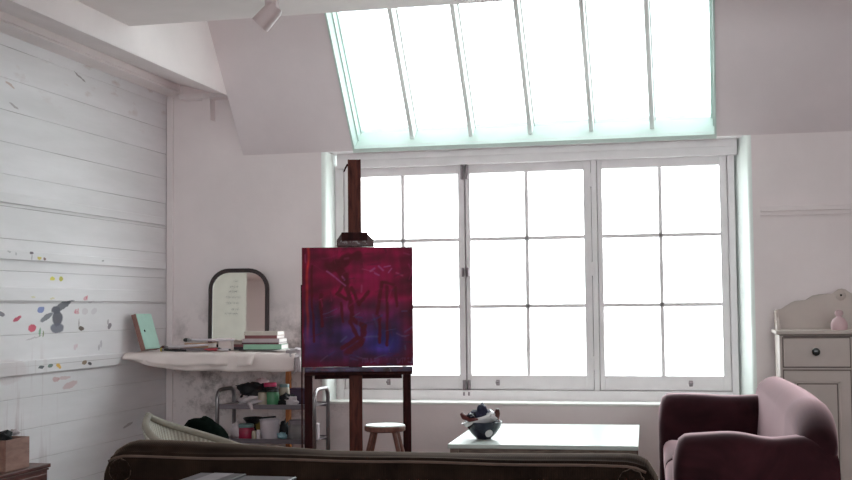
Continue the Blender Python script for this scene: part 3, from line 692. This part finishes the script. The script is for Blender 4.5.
# painting: colour laid per vertex on the canvas
pw, ph = .315, .677
t = thing('painting', 'crimson and blue abstract painting of stick figures on the easel', 'painting', (EX, EY, 0), er)
z0 = .813
def paint(u, v):   # u 0..1 left to right, v 0..1 bottom to top
    def N(x, y, s_): return noise.noise(Vector((x*s_, y*s_, s_)))
    def mixc(a, b, f): f = max(0, min(1, f)); return [a[i]+(b[i]-a[i])*f for i in range(3)]
    wu = u+.025*N(u, v, 5); wv = v+.02*N(v, u, 6)
    top = [128, 12, 58]; c = list(top)
    c = mixc(c, [162, 26, 84], .7*max(0, 1-abs(wv-.74)/.20)*max(0, 1-abs(wu-.60)/.38))
    c = mixc(c, [84, 14, 42], max(0, (.3-wu)/.3)*.8)
    low = max(0, min(1, (.60-wv)/.25))
    c = mixc(c, [66, 56, 88], low*.85)
    c = mixc(c, [92, 58, 70], max(0, 1-abs(wv-.50)/.09)*.55*(.6+N(u*3, v, 9)))
    c = mixc(c, [62, 66, 138], max(0, 1-((wu-.74)/.22)**2-((wv-.20)/.13)**2)*1.1)
    c = mixc(c, [72, 76, 136], max(0, 1-((wu-.48)/.32)**2-((wv-.26)/.10)**2)*.55)
    c = mixc(c, [54, 48, 88], max(0, 1-((wu-.10)/.10)**2-((wv-.34)/.25)**2)*.7)
    c = mixc(c, [88, 12, 40], max(0, (.10-wv)/.08)*.8 + max(0, (wu-.86)/.1)*.75)
    c = mixc(c, [190, 66, 44], max(0, 1-abs(wu-.055)/.022)*max(0, min(1, (wv-.15)*3))*.85)
    c = mixc(c, [96, 12, 40], max(0, (.03-wu)/.02))
    # brushy streaks
    st = N(wu*.8+wv*.3, wv*2.6-.4*wu, 5); c = [x*(1+.45*st) for x in c]
    st = noise.noise(Vector((u*22, v*3, 2))); c = [x*(1+.18*st) for x in c]
    def seg(x0, y0, x1, y1):
        dx, dy = x1-x0, y1-y0; q = max(0, min(1, ((wu-x0)*dx+(wv-y0)*dy)/(dx*dx+dy*dy)))
        return math.hypot(wu-x0-q*dx, (wv-y0-q*dy)*1.07)
    D = [((.26, .84, .36, .86), .045), ((.30, .86, .40, .72), .035), ((.37, .90, .52, .93), .03), ((.40, .72, .46, .42), .022), ((.40, .72, .30, .60), .014), ((.30, .60, .40, .55), .014), ((.46, .66, .52, .52), .014), ((.52, .52, .60, .63), .013),
         ((.46, .40, .56, .34), .02), ((.56, .34, .53, .20), .020), ((.53, .20, .40, .12), .022), ((.44, .38, .50, .24), .016), ((.50, .24, .36, .16), .016), ((.18, .60, .18, .34), .011), ((.34, .52, .36, .38), .012),
         ((.72, .70, .66, .44), .012), ((.72, .70, .82, .68), .012), ((.76, .66, .76, .18), .013), ((.84, .66, .86, .5), .010), ((.68, .42, .69, .2), .012), ((.10, .85, .11, .2), .009)]
    for s_, w in D:
        w *= 1.45*(1+.5*N(u*3, v*3, 7)); d = seg(*s_); c = mixc(c, [84, 6, 30], (1-(d/w)**4)*.9 if d < w else 0)
    M = [((.22, .80, .40, .68), .008), ((.62, .80, .66, .82), .012), ((.70, .84, .74, .80), .010), ((.75, .83, .80, .84), .007), ((.66, .78, .70, .76), .008), ((.78, .78, .81, .82), .006), ((.36, .76, .39, .73), .009)]
    for s_, w in M:
        w *= 1.2; d = seg(*s_); c = mixc(c, [170, 110, 140], (1-(d/w)**2)*.8 if d < w else 0)
    if abs(wv-.045) < .022 and N(u*4, v, 14) > -.05 and u > .5: c = mixc(c, [104, 78, 104], .6)
    return [max(0, min(255, c[0]*1.0)), max(0, min(255, c[1]*.72)), max(0, min(255, c[2]*.95))]
RS = random.Random(23); SCR = []
for k in range(90):
    x, y = RS.random(), RS.random(); a = RS.choice((0, .2, -.3, 1.4, 1.7, .6)) + RS.uniform(-.25, .25); L = RS.uniform(.03, .13)
    up = y > .5
    col = RS.choice([(168, 40, 92), (150, 24, 74), (92, 8, 40), (186, 84, 120), (70, 12, 44)] if up else [(92, 92, 132), (64, 60, 110), (112, 90, 116), (96, 14, 48), (54, 30, 62), (84, 96, 120)])
    SCR.append((x, y, x+L*math.cos(a), y+L*math.sin(a), RS.uniform(.004, .012), col, RS.uniform(.25, .6)))
_p0 = paint
def paint(u, v):
    c = _p0(u, v); wx = u+.02*noise.noise(Vector((u*7, v*7, 3))); wy = v+.02*noise.noise(Vector((v*7, u*7, 8)))
    for x0, y0, x1, y1, w, col, op in SCR:
        dx, dy = x1-x0, y1-y0; q = max(0, min(1, ((wx-x0)*dx+(wy-y0)*dy)/(dx*dx+dy*dy)))
        d = math.hypot(wx-x0-q*dx, wy-y0-q*dy)
        if d < w:
            f = (1-(d/w)**2)*op; c = [c[i]+(col[i]-c[i])*f for i in range(3)]
    return c
NXp, NZp = 150, 160
b = MB(); cl = b.b.verts.layers.float_color.new('paint')
g = [[b.b.verts.new((-pw+2*pw*i/NXp, -.058, z0+ph*j/NZp)) for j in range(NZp+1)] for i in range(NXp+1)]
for i in range(NXp+1):
    for j in range(NZp+1): g[i][j][cl] = lin(paint(i/NXp, j/NZp))
for i in range(NXp):
    for j in range(NZp): b.b.faces.new((g[i][j], g[i+1][j], g[i+1][j+1], g[i][j+1]))
bk = [b.b.verts.new((x, -.030, z_)) for x, z_ in ((-pw, z0), (pw, z0), (pw, z0+ph), (-pw, z0+ph))]
for v in bk: v[cl] = lin((90, 14, 40))
b.b.faces.new(bk[::-1])
b.b.faces.new([g[i][0] for i in range(NXp, -1, -1)] + [bk[0], bk[1]]); b.b.faces.new([g[i][NZp] for i in range(NXp+1)] + [bk[2], bk[3]])
b.b.faces.new([g[0][j] for j in range(NZp+1)] + [bk[3], bk[0]]); b.b.faces.new([g[NXp][j] for j in range(NZp, -1, -1)] + [bk[1], bk[2]])
b.build('canvas', 'canvas_oil_paint', t)
MB().box(-pw+.005, -pw+.04, -.029, -.022, z0+.004, z0+ph-.004).box(pw-.04, pw-.005, -.029, -.022, z0+.004, z0+ph-.004).box(-pw+.04, pw-.04, -.029, -.022, z0+.004, z0+.04).box(-pw+.04, pw-.04, -.029, -.022, z0+ph-.04, z0+ph-.004).build('stretcher', 'crate_wood', t)

# stool
sx_, sy_ = XP(384, 6.25), 6.25
t = thing('stool', 'small round stool with a white seat in front of the easel', 'stool', (sx_, sy_, 0))
zs = ZP(424.5, 6.3, 385)
MB().lathe([(.001, zs-.030), (.10, zs-.030), (.110, zs-.024), (.110, zs-.004), (.106, zs), (.001, zs)], seg=36).build('seat', 'stool_wood', t, smooth='auto')
MB().lathe([(.001, zs-.002), (.106, zs-.002), (.106, zs+.003), (.103, zs+.005), (.001, zs+.005)], seg=36).build('seat_top', 'table_top_white', t, label='white worn seat top')
for a in (PI/6, PI*5/6, PI*7/6, PI*11/6):
    MB().tube([(.068*math.cos(a), .06*math.sin(a), zs-.03), (.20*math.cos(a), .12*math.sin(a), 0.004)], [.013, .012], 10).build('leg', 'stool_wood', t, smooth='auto')
for zz, rr in ((.2, .116), (.26, .108)):
    pass

# white table and bowl
t = thing('low_table', 'low square table with a white top beneath the window', 'table', (-.835, 6.575, 0), math.radians(2.6))
MB().box(-.478, .478, -.54, .54, .428, .45, .004).build('tabletop', 'table_top_white', t)
MB().box(-.455, .455, -.515, -.493, .35, .428, .002).box(-.455, .455, .493, .515, .35, .428, .002).box(-.455, -.433, -.493, .493, .35, .428, .002).box(.433, .455, -.493, .493, .35, .428, .002).build('apron', 'table_apron_wood', t)
for sx in (-1, 1):
    for sy in (-1, 1): MB().box(sx*.445-.022, sx*.445+.022, sy*.505-.022, sy*.505+.022, 0, .428, .003).build('leg', 'table_apron_wood', t)
bx, by = XP(481.5, 6.26), 6.28
flat('glaze_dark', (30, 32, 48), .2); flat('glaze_white', (226, 222, 224), .25); flat('navy', (34, 34, 62), .6)
t = thing('bowl', 'dark glazed bowl with white spots at the left of the low white table', 'bowl', (bx, by, .450))
R = .098
bp = [(.001, .002), (.038, .0), (.042, .006), (.065, .028), (.086, .058), (R, .092), (R-.004, .092), (.078, .058), (.06, .032), (.03, .014), (.001, .012)]
MB().lathe(bp, seg=36).build('bowl_body', 'glaze_dark', t, smooth='auto')
def spot(ang, zz, s_):
    r = .071+ (zz-.035)*.6
    b = MB(); c = Vector((r*math.cos(ang), r*math.sin(ang), zz)); n_ = Vector((math.cos(ang), math.sin(ang), -.75)).normalized()
    a = n_.cross(Vector((0, 0, 1))).normalized(); d = n_.cross(a)
    b.rings([[c+n_*h + a*math.cos(q)*s_ + d*math.sin(q)*s_*1.15 for q in [2*PI*k/16 for k in range(16)]] for h in (-.006, .003)])
    b.build('white_spot', 'glaze_white', t)
spot(-PI*.32, .035, .02)
# pale dish tilted on the bowl and rags on it
t = thing('dish', 'pale shallow dish tilted in the dark bowl', 'bowl', (bx-.014, by, .508), rot=(0, math.radians(-14), 0))
MB().lathe([(.001, .0), (.035, .0), (.085, .030), (.096, .046), (.092, .046), (.078, .030), (.03, .006), (.001, .006)], seg=36).build('dish_body', 'glaze_white', t, smooth='auto')
o = MB().blob((bx-.012, by, .572), (.05, .05, .032), 41, .35, 2.5).blob((bx-.005, by-.01, .602), (.028, .026, .032), 42, .2, 2.2).build('navy_cloth', 'navy', smooth=True); tag(o, 'navy blue cloth bundled on top of the bowl', 'cloth')
o = MB().tube([(bx-.04, by-.05, .555), (bx-.0, by-.06, .562), (bx+.035, by-.045, .572), (bx+.055, by-.01, .585), (bx+.03, by+.02, .60)], [.006, .008, .011, .010, .004], 8).blob((bx+.05, by-.03, .568), (.03, .03, .022), 44, .4, 3)
o = o.build('white_rag', 'glaze_white', smooth=True); tag(o, 'white twisted rag around the navy cloth in the bowl', 'rag')
flat('rust_red', (96, 40, 38), .5)
o = MB().tube([(bx-.112, by-.02, .582), (bx-.10, by-.03, .566), (bx-.07, by-.05, .556), (bx-.02, by-.07, .552)], [.012, .015, .014, .010], 10).build('paint_tube', 'rust_red', smooth=True); tag(o, 'rusty red paint tube hanging over the bowl rim', 'paint tube')
o = MB().tube([(bx+.072, by-.03, .555), (bx+.078, by-.03, .585), (bx+.080, by-.03, .61)], [.014, .016, .010], 10).build('cork_stopper', 'cabinet_wood', smooth=True); tag(o, 'brown stub standing at the right rim of the bowl', 'stopper')
o = MB().blob((bx-.055, by-.05, .572), (.022, .022, .016), 48, .4, 3).build('dark_rag', 'glaze_dark', smooth=True); tag(o, 'dark blue scrap between the red tube and navy cloth', 'rag')

# ------------------------------------------------------------------ dresser
DX0, DX1, DY, DZ = .405, 1.175, 7.0, .995
t = thing('dresser', 'pale painted washstand dresser with scalloped back against the right wall', 'dresser', ((DX0+DX1)/2, 7.24, 0))
w = (DX1-DX0)/2; dz0 = .0
MB().box(-w, w, -.225, .235, .08, DZ-.025, .003).box(-w, -w+.05, -.225, -.18, 0, .08, .003).box(w-.05, w, -.225, -.18, 0, .08, .003).box(-w, -w+.05, .18, .235, 0, .08, .003).box(w-.05, w, .18, .235, 0, .08, .003).build('body', 'dresser_paint', t)
MB().box(-w-.018, w+.018, -.25, .24, DZ-.022, DZ, .006, 3).build('top', 'dresser_paint', t)
MB().box(-w+.02, w-.02, -.231, -.224, DZ-.036, DZ-.028).build('shadow_moulding', 'dresser_groove', t, label='darker strip under the top')
for sx in (-1, 1):
    c = sx*w*.49
    dw = MB().box(c-w*.455, c+w*.455, -.243, -.222, 0.795, 0.952, .003).build('drawer', 'dresser_paint', t)
    MB().box(c-w*.455-.007, c+w*.455+.007, -.2275, -.2255, 0.788, 0.959).build('drawer_gap', 'dresser_groove', dw)
    k = MB().lathe([(.001, 0), (.012, 0), (.008, .010), (.020, .018), (.022, .026), (.014, .036), (.001, .038)], seg=20).build('knob', 'knob_black', dw, smooth='auto', label='round black knob')
    k.rotation_euler = (PI/2, 0, 0); k.location = (c-.005, -.243, .878)
    dd = MB().box(c-w*.455, c+w*.455, -.240, -.222, .12, .772, .003).build('door', 'dresser_paint', t)
    MB().box(c-w*.455-.007, c+w*.455+.007, -.2275, -.2255, .113, .779).build('door_gap', 'dresser_groove', dd)
    m = MB(); a0, a1, b0, b1 = c-w*.455+.055, c+w*.455-.055, .18, .715
    for q in ((a0, a1, b0, b0+.012), (a0, a1, b1-.012, b1), (a0, a0+.012, b0, b1), (a1-.012, a1, b0, b1)): m.box(q[0], q[1], -.247, -.238, q[2], q[3], .003)
    m.build('panel_moulding', 'dresser_paint', dd)
    m = MB()
    for q in ((a0+.012, a1-.012, b0+.012, b0+.018), (a0+.012, a1-.012, b1-.018, b1-.012), (a0+.012, a0+.018, b0+.012, b1-.012), (a1-.018, a1-.012, b0+.012, b1-.012)): m.box(q[0], q[1], -.2408, -.239, q[2], q[3])
    m.build('panel_groove', 'dresser_groove', dd)
# scalloped back
half = [(-.385, DZ), (-.385, 1.097), (-.372, 1.110), (-.345, 1.115), (-.315, 1.134), (-.285, 1.152), (-.262, 1.162), (-.235, 1.163), (-.205, 1.165), (-.188, 1.177), (-.165, 1.192), (-.13, 1.199), (-.085, 1.202), (-.055, 1.202), (-.04, 1.212), (-.022, 1.226), (0, 1.232)]
poly = half + [(-x, z_) for x, z_ in half[::-1][1:]]
MB().prism(poly, .205, .23).build('scalloped_back', 'dresser_paint', t, bev=.002)
MB().lathe([(.001, 0), (.03, 0), (.022, .007), (.001, .009)], seg=16).build('rosette', 'dresser_paint', t, smooth='auto').matrix_local = Matrix.Translation((-.005, .205, 1.19)) @ Matrix.Rotation(PI/2, 4, 'X')
k = MB().lathe([(.001, 0), (.007, 0), (.001, .004)], seg=10).build('rosette_hole', 'knob_black', t); k.matrix_local = Matrix.Translation((-.005, .197, 1.192)) @ Matrix.Rotation(PI/2, 4, 'X')
for sx in (-1, 1):
    MB().prism([(.205, DZ), (-.0, DZ), (.02, DZ+.02), (.08, DZ+.035), (.14, DZ+.07), (.165, DZ+.105), (.205, DZ+.115)], sx*.372-.01, sx*.372+.01, 'x').build('side_wing', 'dresser_paint', t)
fx = XP(838.5, 7.12)
o = MB().lathe([(.001, 0), (.040, 0), (.045, .008), (.046, .035), (.034, .060), (.016, .072), (.014, .078), (.024, .092), (.020, .108), (.001, .115)], seg=24, sy=.7)
o = o.build('figurine', 'porcelain_pink', smooth='auto'); o.location = (fx, 7.12, DZ); tag(o, 'small pink round-headed ceramic bottle standing on the dresser', 'figurine')

# ------------------------------------------------------------------ velvet sofa at the right (faces left)
def rrect(y0, y1, z0, z1, r, n=6):    # section, rounded top corners
    p = [(y0, z0), (y0, z1-r)] + [(y0+r-r*math.cos(a), z1-r+r*math.sin(a)) for a in [PI/2*i/n for i in range(1, n+1)]]
    p += [(y1-r+r*math.sin(a), z1-r+r*math.cos(a)) for a in [PI/2*i/n for i in range(0, n+1)]] + [(y1, z0)]
    return p
an = math.radians(2.5)
VL = 1.0
t = thing('velvet_sofa', 'dusty pink velvet sofa with low rolled arms facing left by the window', 'sofa', (.095, 5.62, 0), an)
def arm(y0, y1, x0, x1, ht, wob):
    m = MB(); rr = []; N = 26
    for i in range(N+1):
        u = i/N; x = x0+(x1-x0)*u
        e = min(1, u/.10) if u < .10 else 1
        ins = .05*(1-math.sqrt(max(0, 1-(1-e)**2)))
        h = ht - ins*1.6 + wob(u)
        sec = rrect(y0+ins, y1-ins, .10, h, .085)
        rr.append([(x, y+.012*math.sin(z_*9), z_) for y, z_ in sec])
    m.rings(rr); return m
# sight checks: near arm top 4.7, far arm top 6.5
arm(-1.04, -.80, -.265, .325, .655, lambda u: .012*math.exp(-((u-.38)/.16)**2) - .008*math.exp(-((u-.62)/.12)**2)+.003*math.sin(u*9) - .06*max(0, (u-.82)/.18)**1.5).build('arm', 'velvet_pink', t, smooth='auto')
arm(.80, 1.04, -.305, .26, .672, lambda u: .005*math.sin(u*7)).build('arm', 'velvet_pink', t, smooth='auto')
# back: sections along y in (x, z)
m = MB(); rr = []; N = 40
for i in range(N+1):
    u = i/N; y = -1.034 + 2.104*u
    e0 = min(1, u/.26); e1 = min(1, (1-u)/.06)
    f0 = math.sqrt(max(0, 1-(1-e0)**2)); f1 = math.sqrt(max(0, 1-(1-e1)**2))
    top = .765 - .17*(1-f0) - .05*(1-f1)
    th = .085*(.55+.45*f1)*(.7+.3*f0); cx_ = .205 + .018*(1-e0) + .035*u + .03*math.sin(PI*u)
    sec = []
    for x, z_ in rrect(-th, th, .10, top, min(th*.98, .10)):
        lean = (z_-.35)*.13 if z_ > .35 else 0
        sec.append((cx_+x+lean, y, z_))
    rr.append(sec)
m.rings(rr); m.build('backrest', 'velvet_pink', t, smooth='auto')
MB().box(-.27, .20, -.85, .85, .10, .30, .02, 3).build('base', 'velvet_pink', t, smooth='auto')
for a, b_ in ((-.80, .0), (.0, .80)):
    MB().box(-.285, .13, a+.004, b_-.004, .30, .45, .045, 4).build('seat_cushion', 'velvet_pink', t, smooth='auto')
for sx in (-.21, .20):
    for sy in (-.95, .95): MB().lathe([(.018, 0), (.028, .05), (.03, .10)], (sx, sy, 0), 14).build('foot', 'easel_wood', t, smooth='auto')

# ------------------------------------------------------------------ brown sofa seen from behind
sa = math.atan2(-.37, 1.98)
A = Vector((XP(101, 3.80), 3.80, 0)); B = Vector((XP(652, 3.80), 3.80, 0))
SLn = (B-A).length; mid = (A+B)/2
t = thing('corduroy_sofa', 'dark brown corduroy sofa seen from behind in the foreground', 'sofa', (mid.x, mid.y, 0), math.atan2(B.y-A.y, B.x-A.x))
hL = SLn/2
def back_section(u):
    e0 = min(1, u/.055); e1 = min(1, (1-u)/.05)
    f = math.sqrt(max(0, 1-(1-e0)**2))*.9+.1 if u < .5 else math.sqrt(max(0, 1-(1-e1)**2))*.9+.1
    zl = .650 - .07*(1-f) + .0015*math.sin(u*23)
    bul = .026*max(0, min(1, (.42-u)/.30))**.8 + .010*max(0, (u-.7)/.3)
    zt_ = .666 + bul - .085*(1-f)
    zt_ = max(zt_, zl+.012)
    yb = .0 + .03*(1-f)
    # profile from the back foot up, over the roll, down to the seat side
    p = [(yb+.03, .10), (yb+.012, .40), (yb, zl-.02), (yb+.003, zl-.004), (yb+.012, zl+.010)]
    r = (zt_-zl)
    p += [(yb+.03+.10*(1-math.cos(a))*.9, zl+.008+(r-.008)*math.sin(a)) for a in [PI/2*i/6 for i in range(1, 7)]]
    p += [(yb+.17, zt_-.008), (yb+.21, zt_-.035), (yb+.225, zt_-.08), (yb+.22, .40), (yb+.22, .10)]
    return p, (yb-.003, zl)
m = MB(); rr = []; pip = []; N = 64
for i in range(N+1):
    u = i/N; sec, pp_ = back_section(u); x = -hL + SLn*u
    rr.append([(x, y, z_) for y, z_ in sec]); pip.append((x, pp_[0], pp_[1]-.002))
m.rings(rr); m.build('backrest', 'brown_corduroy', t, smooth='auto')
MB().tube(pip[1:-1], .0045, 8).build('piping', 'piping_brown', t, smooth=True, label='piping along the back edge, paled as a painted highlight')
for s_ in (-1, 1):
    x0, x1 = (s_*hL - .0 if s_ < 0 else hL-.20), (-hL+.20 if s_ < 0 else hL)
    m = MB(); rr = []
    for i in range(13):
        u = i/12; y = .18+.62*u
        rr.append([(x, y, z_) for x, z_ in rrect(x0+.01, x1-.01, .10, .56-.03*u*u, .08)])
    m.rings(rr); m.build('arm', 'brown_corduroy', t, smooth='auto')
MB().box(-hL+.19, hL-.19, .20, .80, .10, .28, .02, 2).build('base', 'brown_corduroy', t, smooth='auto')
for a, b_ in ((-hL+.205, 0), (0, hL-.205)):
    MB().box(a+.004, b_-.004, .23, .82, .28, .42, .04, 4).build('seat_cushion', 'brown_corduroy', t, smooth='auto')
for sx in (-1, 1):
    for sy in (.06, .72): MB().lathe([(.018, 0), (.028, .05), (.03, .10)], (sx*(hL-.1), sy, 0), 14).build('foot', 'easel_wood', t, smooth='auto')

# (gathered ends of the rolled back)
for s_ in (-1, 1):
    m = MB(); rr = []
    for r_, y_ in ((.001, -.012), (.008, -.016), (.014, -.008), (.030, -.014), (.040, -.006), (.046, .012)):
        rr.append([(s_*(hL-.075)+r_*.9*(1+.05*math.sin(a*9))*math.cos(a), y_-.006+.004*math.sin(a*9)*(r_/.04), .600+r_*.9*(1+.05*math.sin(a*9))*math.sin(a)) for a in [2*PI*k/54 for k in range(54)]])
    m.rings(rr); m.build('gathered_rosette', 'brown_corduroy', bpy.data.objects['corduroy_sofa'], smooth=True)
# table behind the sofa with magazines
q = P(245, 474, 3.62)
flat('slate_top', (58, 58, 68), .35); flat('mag_light', (140, 134, 142), .4); flat('mag_dark', (50, 45, 52), .4)
zt_ = P(245, 474.5, 3.55).z
t = thing('side_table', 'small slate-topped table standing behind the brown sofa', 'side table', (XP(246, 3.53), 3.31, 0), 0)
MB().box(-.165, .165, -.24, .22, zt_-.022, zt_, .003).build('tabletop', 'slate_top', t)
for sx in (-1, 1):
    for sy in (-.22, .20): MB().box(sx*.145-.014, sx*.145+.014, sy-.014, sy+.014, 0, zt_-.022, .002).build('leg', 'easel_wood', t)
t = thing('magazine', 'magazine with a pale band lying on the slate-topped table', 'magazine', (XP(221, 3.5), 3.42, zt_+.001), math.radians(0))
MB().box(-.075, .075, -.10, .10, 0, .006, .001).build('pages', 'mag_dark', t)
MB().box(-.03, .035, -.10, .10, .006, .0066).build('cover_band', 'mag_light', t, label='pale band across the cover')

# ------------------------------------------------------------------ cabinet and crate, lower left
CX = -3.13
far = 5.30
zc = .405
t = thing('low_cabinet', 'dark red-brown wooden cabinet against the boarded wall', 'cabinet', (CX-.19, 4.82, 0))
w = .19
MB().box(-w, w, -.50, .50, .05, zc-.022, .003).box(-w+.01, w-.02, -.48, .48, 0, .05).build('body', 'cabinet_wood', t)
MB().box(-w, w+.012, -.51, .512, zc-.018, zc, .003).box(-w, w+.006, -.505, .506, zc-.03, zc-.021, .002).build('top', 'cabinet_wood', t)
for a in (-.25, .25):
    d = MB().box(w, w+.008, a-.235, a+.235, .08, zc-.045, .003).build('door', 'cabinet_wood', t)
    MB().lathe([(.001, 0), (.010, 0), (.014, .012), (.001, .018)], seg=12).build('knob', 'knob_black', d, smooth='auto').matrix_local = Matrix.Translation((w+.008, a-(.19 if a > 0 else -.19), .22)) @ Matrix.Rotation(PI/2, 4, 'Y')
c0 = .125
t = thing('wooden_crate', 'small rough wooden box of black scraps on the dark cabinet', 'crate', (CX-.125, 5.10, zc+.001))
h = .143
m = MB().box(-.10, .10, -.10, .10, 0, .008).box(.092, .10, -.10, .10, .008, h, .001).box(-.10, -.092, -.10, .10, .008, h, .001).box(-.092, .092, -.10, -.092, .008, h, .001).box(-.092, .092, .092, .10, .008, h, .001)
m.build('box_wall', 'crate_wood', t)
o = MB().blob((-.0, -.01, .075), (.075, .075, .06), 51, .35, 3.2).blob((.035, -.03, .115), (.035, .04, .022), 52, .5, 3).build('cloth_scraps', 'black_fabric', smooth=True)
o.location = (CX-.125, 5.10, zc+.040); tag(o, 'black cloth scraps filling the wooden box', 'cloth')
o = MB().blob((.055, .045, .13), (.02, .02, .014), 53, .4, 3).build('tissue_scrap', 'white_rag', smooth=True); o.location = (CX-.125, 5.10, zc+.038); tag(o, 'pinkish white tissue scrap on the black cloth in the box', 'tissue')

# ------------------------------------------------------------------ wicker chair
t = thing('wicker_chair', 'pale woven wicker tub chair behind the brown sofa', 'chair', (-2.11, 5.02, 0), 0)
def rimz(a):   # a = 0 at the back (towards -x)
    k = abs(a)/(PI*.78)
    return .672 - .17*min(1, k*1.45)**1.0 - .02*k*k
def shell(u, v):
    a = (u-.5)*2*PI*.78
    rz_ = rimz(a); z_ = .28 + (rz_-.28)*v
    r = .235 + .075*v**1.4
    ang = PI + a + .2
    return (r*math.cos(ang)*1.02, r*math.sin(ang)*1.05, z_)
MB().sheet(shell, 60, 14, .018).build('woven_shell', 'woven_wicker', t, smooth=True)
rim = []
for i in range(61):
    p = shell(i/60, 1.0); rim.append((p[0]*1.0, p[1]*1.0, p[2]+.004))
MB().tube(rim, .016, 10).build('rim', 'woven_wicker', t, smooth=True)
MB().lathe([(.001, .30), (.225, .30), (.235, .32), (.22, .335), (.001, .34)], seg=36).build('seat', 'woven_wicker', t, smooth='auto')
for a in (.8, 2.35, 3.9, 5.5): MB().tube([(.18*math.cos(a), .18*math.sin(a), .30), (.21*math.cos(a), .21*math.sin(a), 0.0)], .015, 10).build('leg', 'woven_wicker', t, smooth=True)
MB().lathe([(.001, .12), (.19, .12), (.2, .13), (.19, .14), (.001, .14)], seg=24).build('lower_hoop', 'woven_wicker', t, smooth='auto')
flat('mustard_cloth', (204, 170, 84)); o = MB().blob((0, 0, .0), (.10, .10, .09), 61, .2, 2.2, 3).build('cushion', 'mustard_cloth', smooth=True)
o.location = (-2.12, 4.99, .435); tag(o, 'mustard yellow cushion sunk in the wicker chair', 'cushion')

# ------------------------------------------------------------------ ceiling spotlight
lp = P(267, 14, 5.0)
t = thing('ceiling_spotlight', 'white angled spotlight hanging from the low ceiling', 'spotlight', (lp.x+.02, 5.0, ZC))
MB().lathe([(.001, 0), (.05, 0), (.05, -.012), (.001, -.014)], seg=24).build('ceiling_plate', 'lamp_paint', t, smooth='auto')
zt_ = P(267, 14, 5.0).z - ZC
MB().box(-.024, .030, -.02, .02, zt_+.02, -.01, .004).build('stem', 'lamp_paint', t)
hd_ = MB().lathe([(.001, .05), (.028, .05), (.036, .035), (.040, -.05), (.036, -.05), (.030, .0), (.001, .0)], seg=28)
hd_ = hd_.build('lamp_head', 'lamp_paint', t, smooth='auto')
hd_.matrix_local = Matrix.Translation((-.014, 0, zt_-.008)) @ Matrix.Rotation(math.radians(45), 4, 'Y') @ Matrix.Scale(1.12, 4)
b = MB().lathe([(.001, -.0475), (.036, -.0475), (.036, -.044), (.001, -.044)], seg=24).build('lamp_front', 'lamp_dark', t, label='dark lamp opening'); b.matrix_local = hd_.matrix_local.copy()

# ------------------------------------------------------------------ light
w = bpy.data.worlds.new('overcast'); scene.world = w; w.use_nodes = True
nt = w.node_tree; bg = nt.nodes['Background']; bg.inputs[0].default_value = (.93, .985, 1.0, 1); bg.inputs[1].default_value = 1.0
def portal(c, sx, sy, rot):
    l = bpy.data.lights.new('daylight_portal', 'AREA'); l.shape = 'RECTANGLE'; l.size = sx; l.size_y = sy; l.cycles.is_portal = True
    o = bpy.data.objects.new('daylight_portal', l); COL.objects.link(o); o.location = c; o.rotation_euler = rot
portal(((-2.34+.16)/2, 7.86, 1.34), 2.56, 1.56, (-PI/2, 0, 0))
c = SL((KX0+KX1)/2, (K0+K1)/2, .24)
portal(c, KX1-KX0+.05, K1-K0+.05, (math.radians(-38), 0, 0))
portal((.9, YF-.15, 1.75), 4.2, 1.7, (PI/2, 0, 0))  # portal for the added fill windows behind the camera

vs = scene.view_settings
scene.display_settings.display_device = 'sRGB'
vs.view_transform = 'Standard'; vs.look = 'None'; vs.gamma = 1; vs.use_curve_mapping = False
vs.exposure = 3.15
scene.cycles.max_bounces = 12; scene.cycles.diffuse_bounces = 8; scene.cycles.transparent_max_bounces = 8
scene.cycles.use_denoising = True
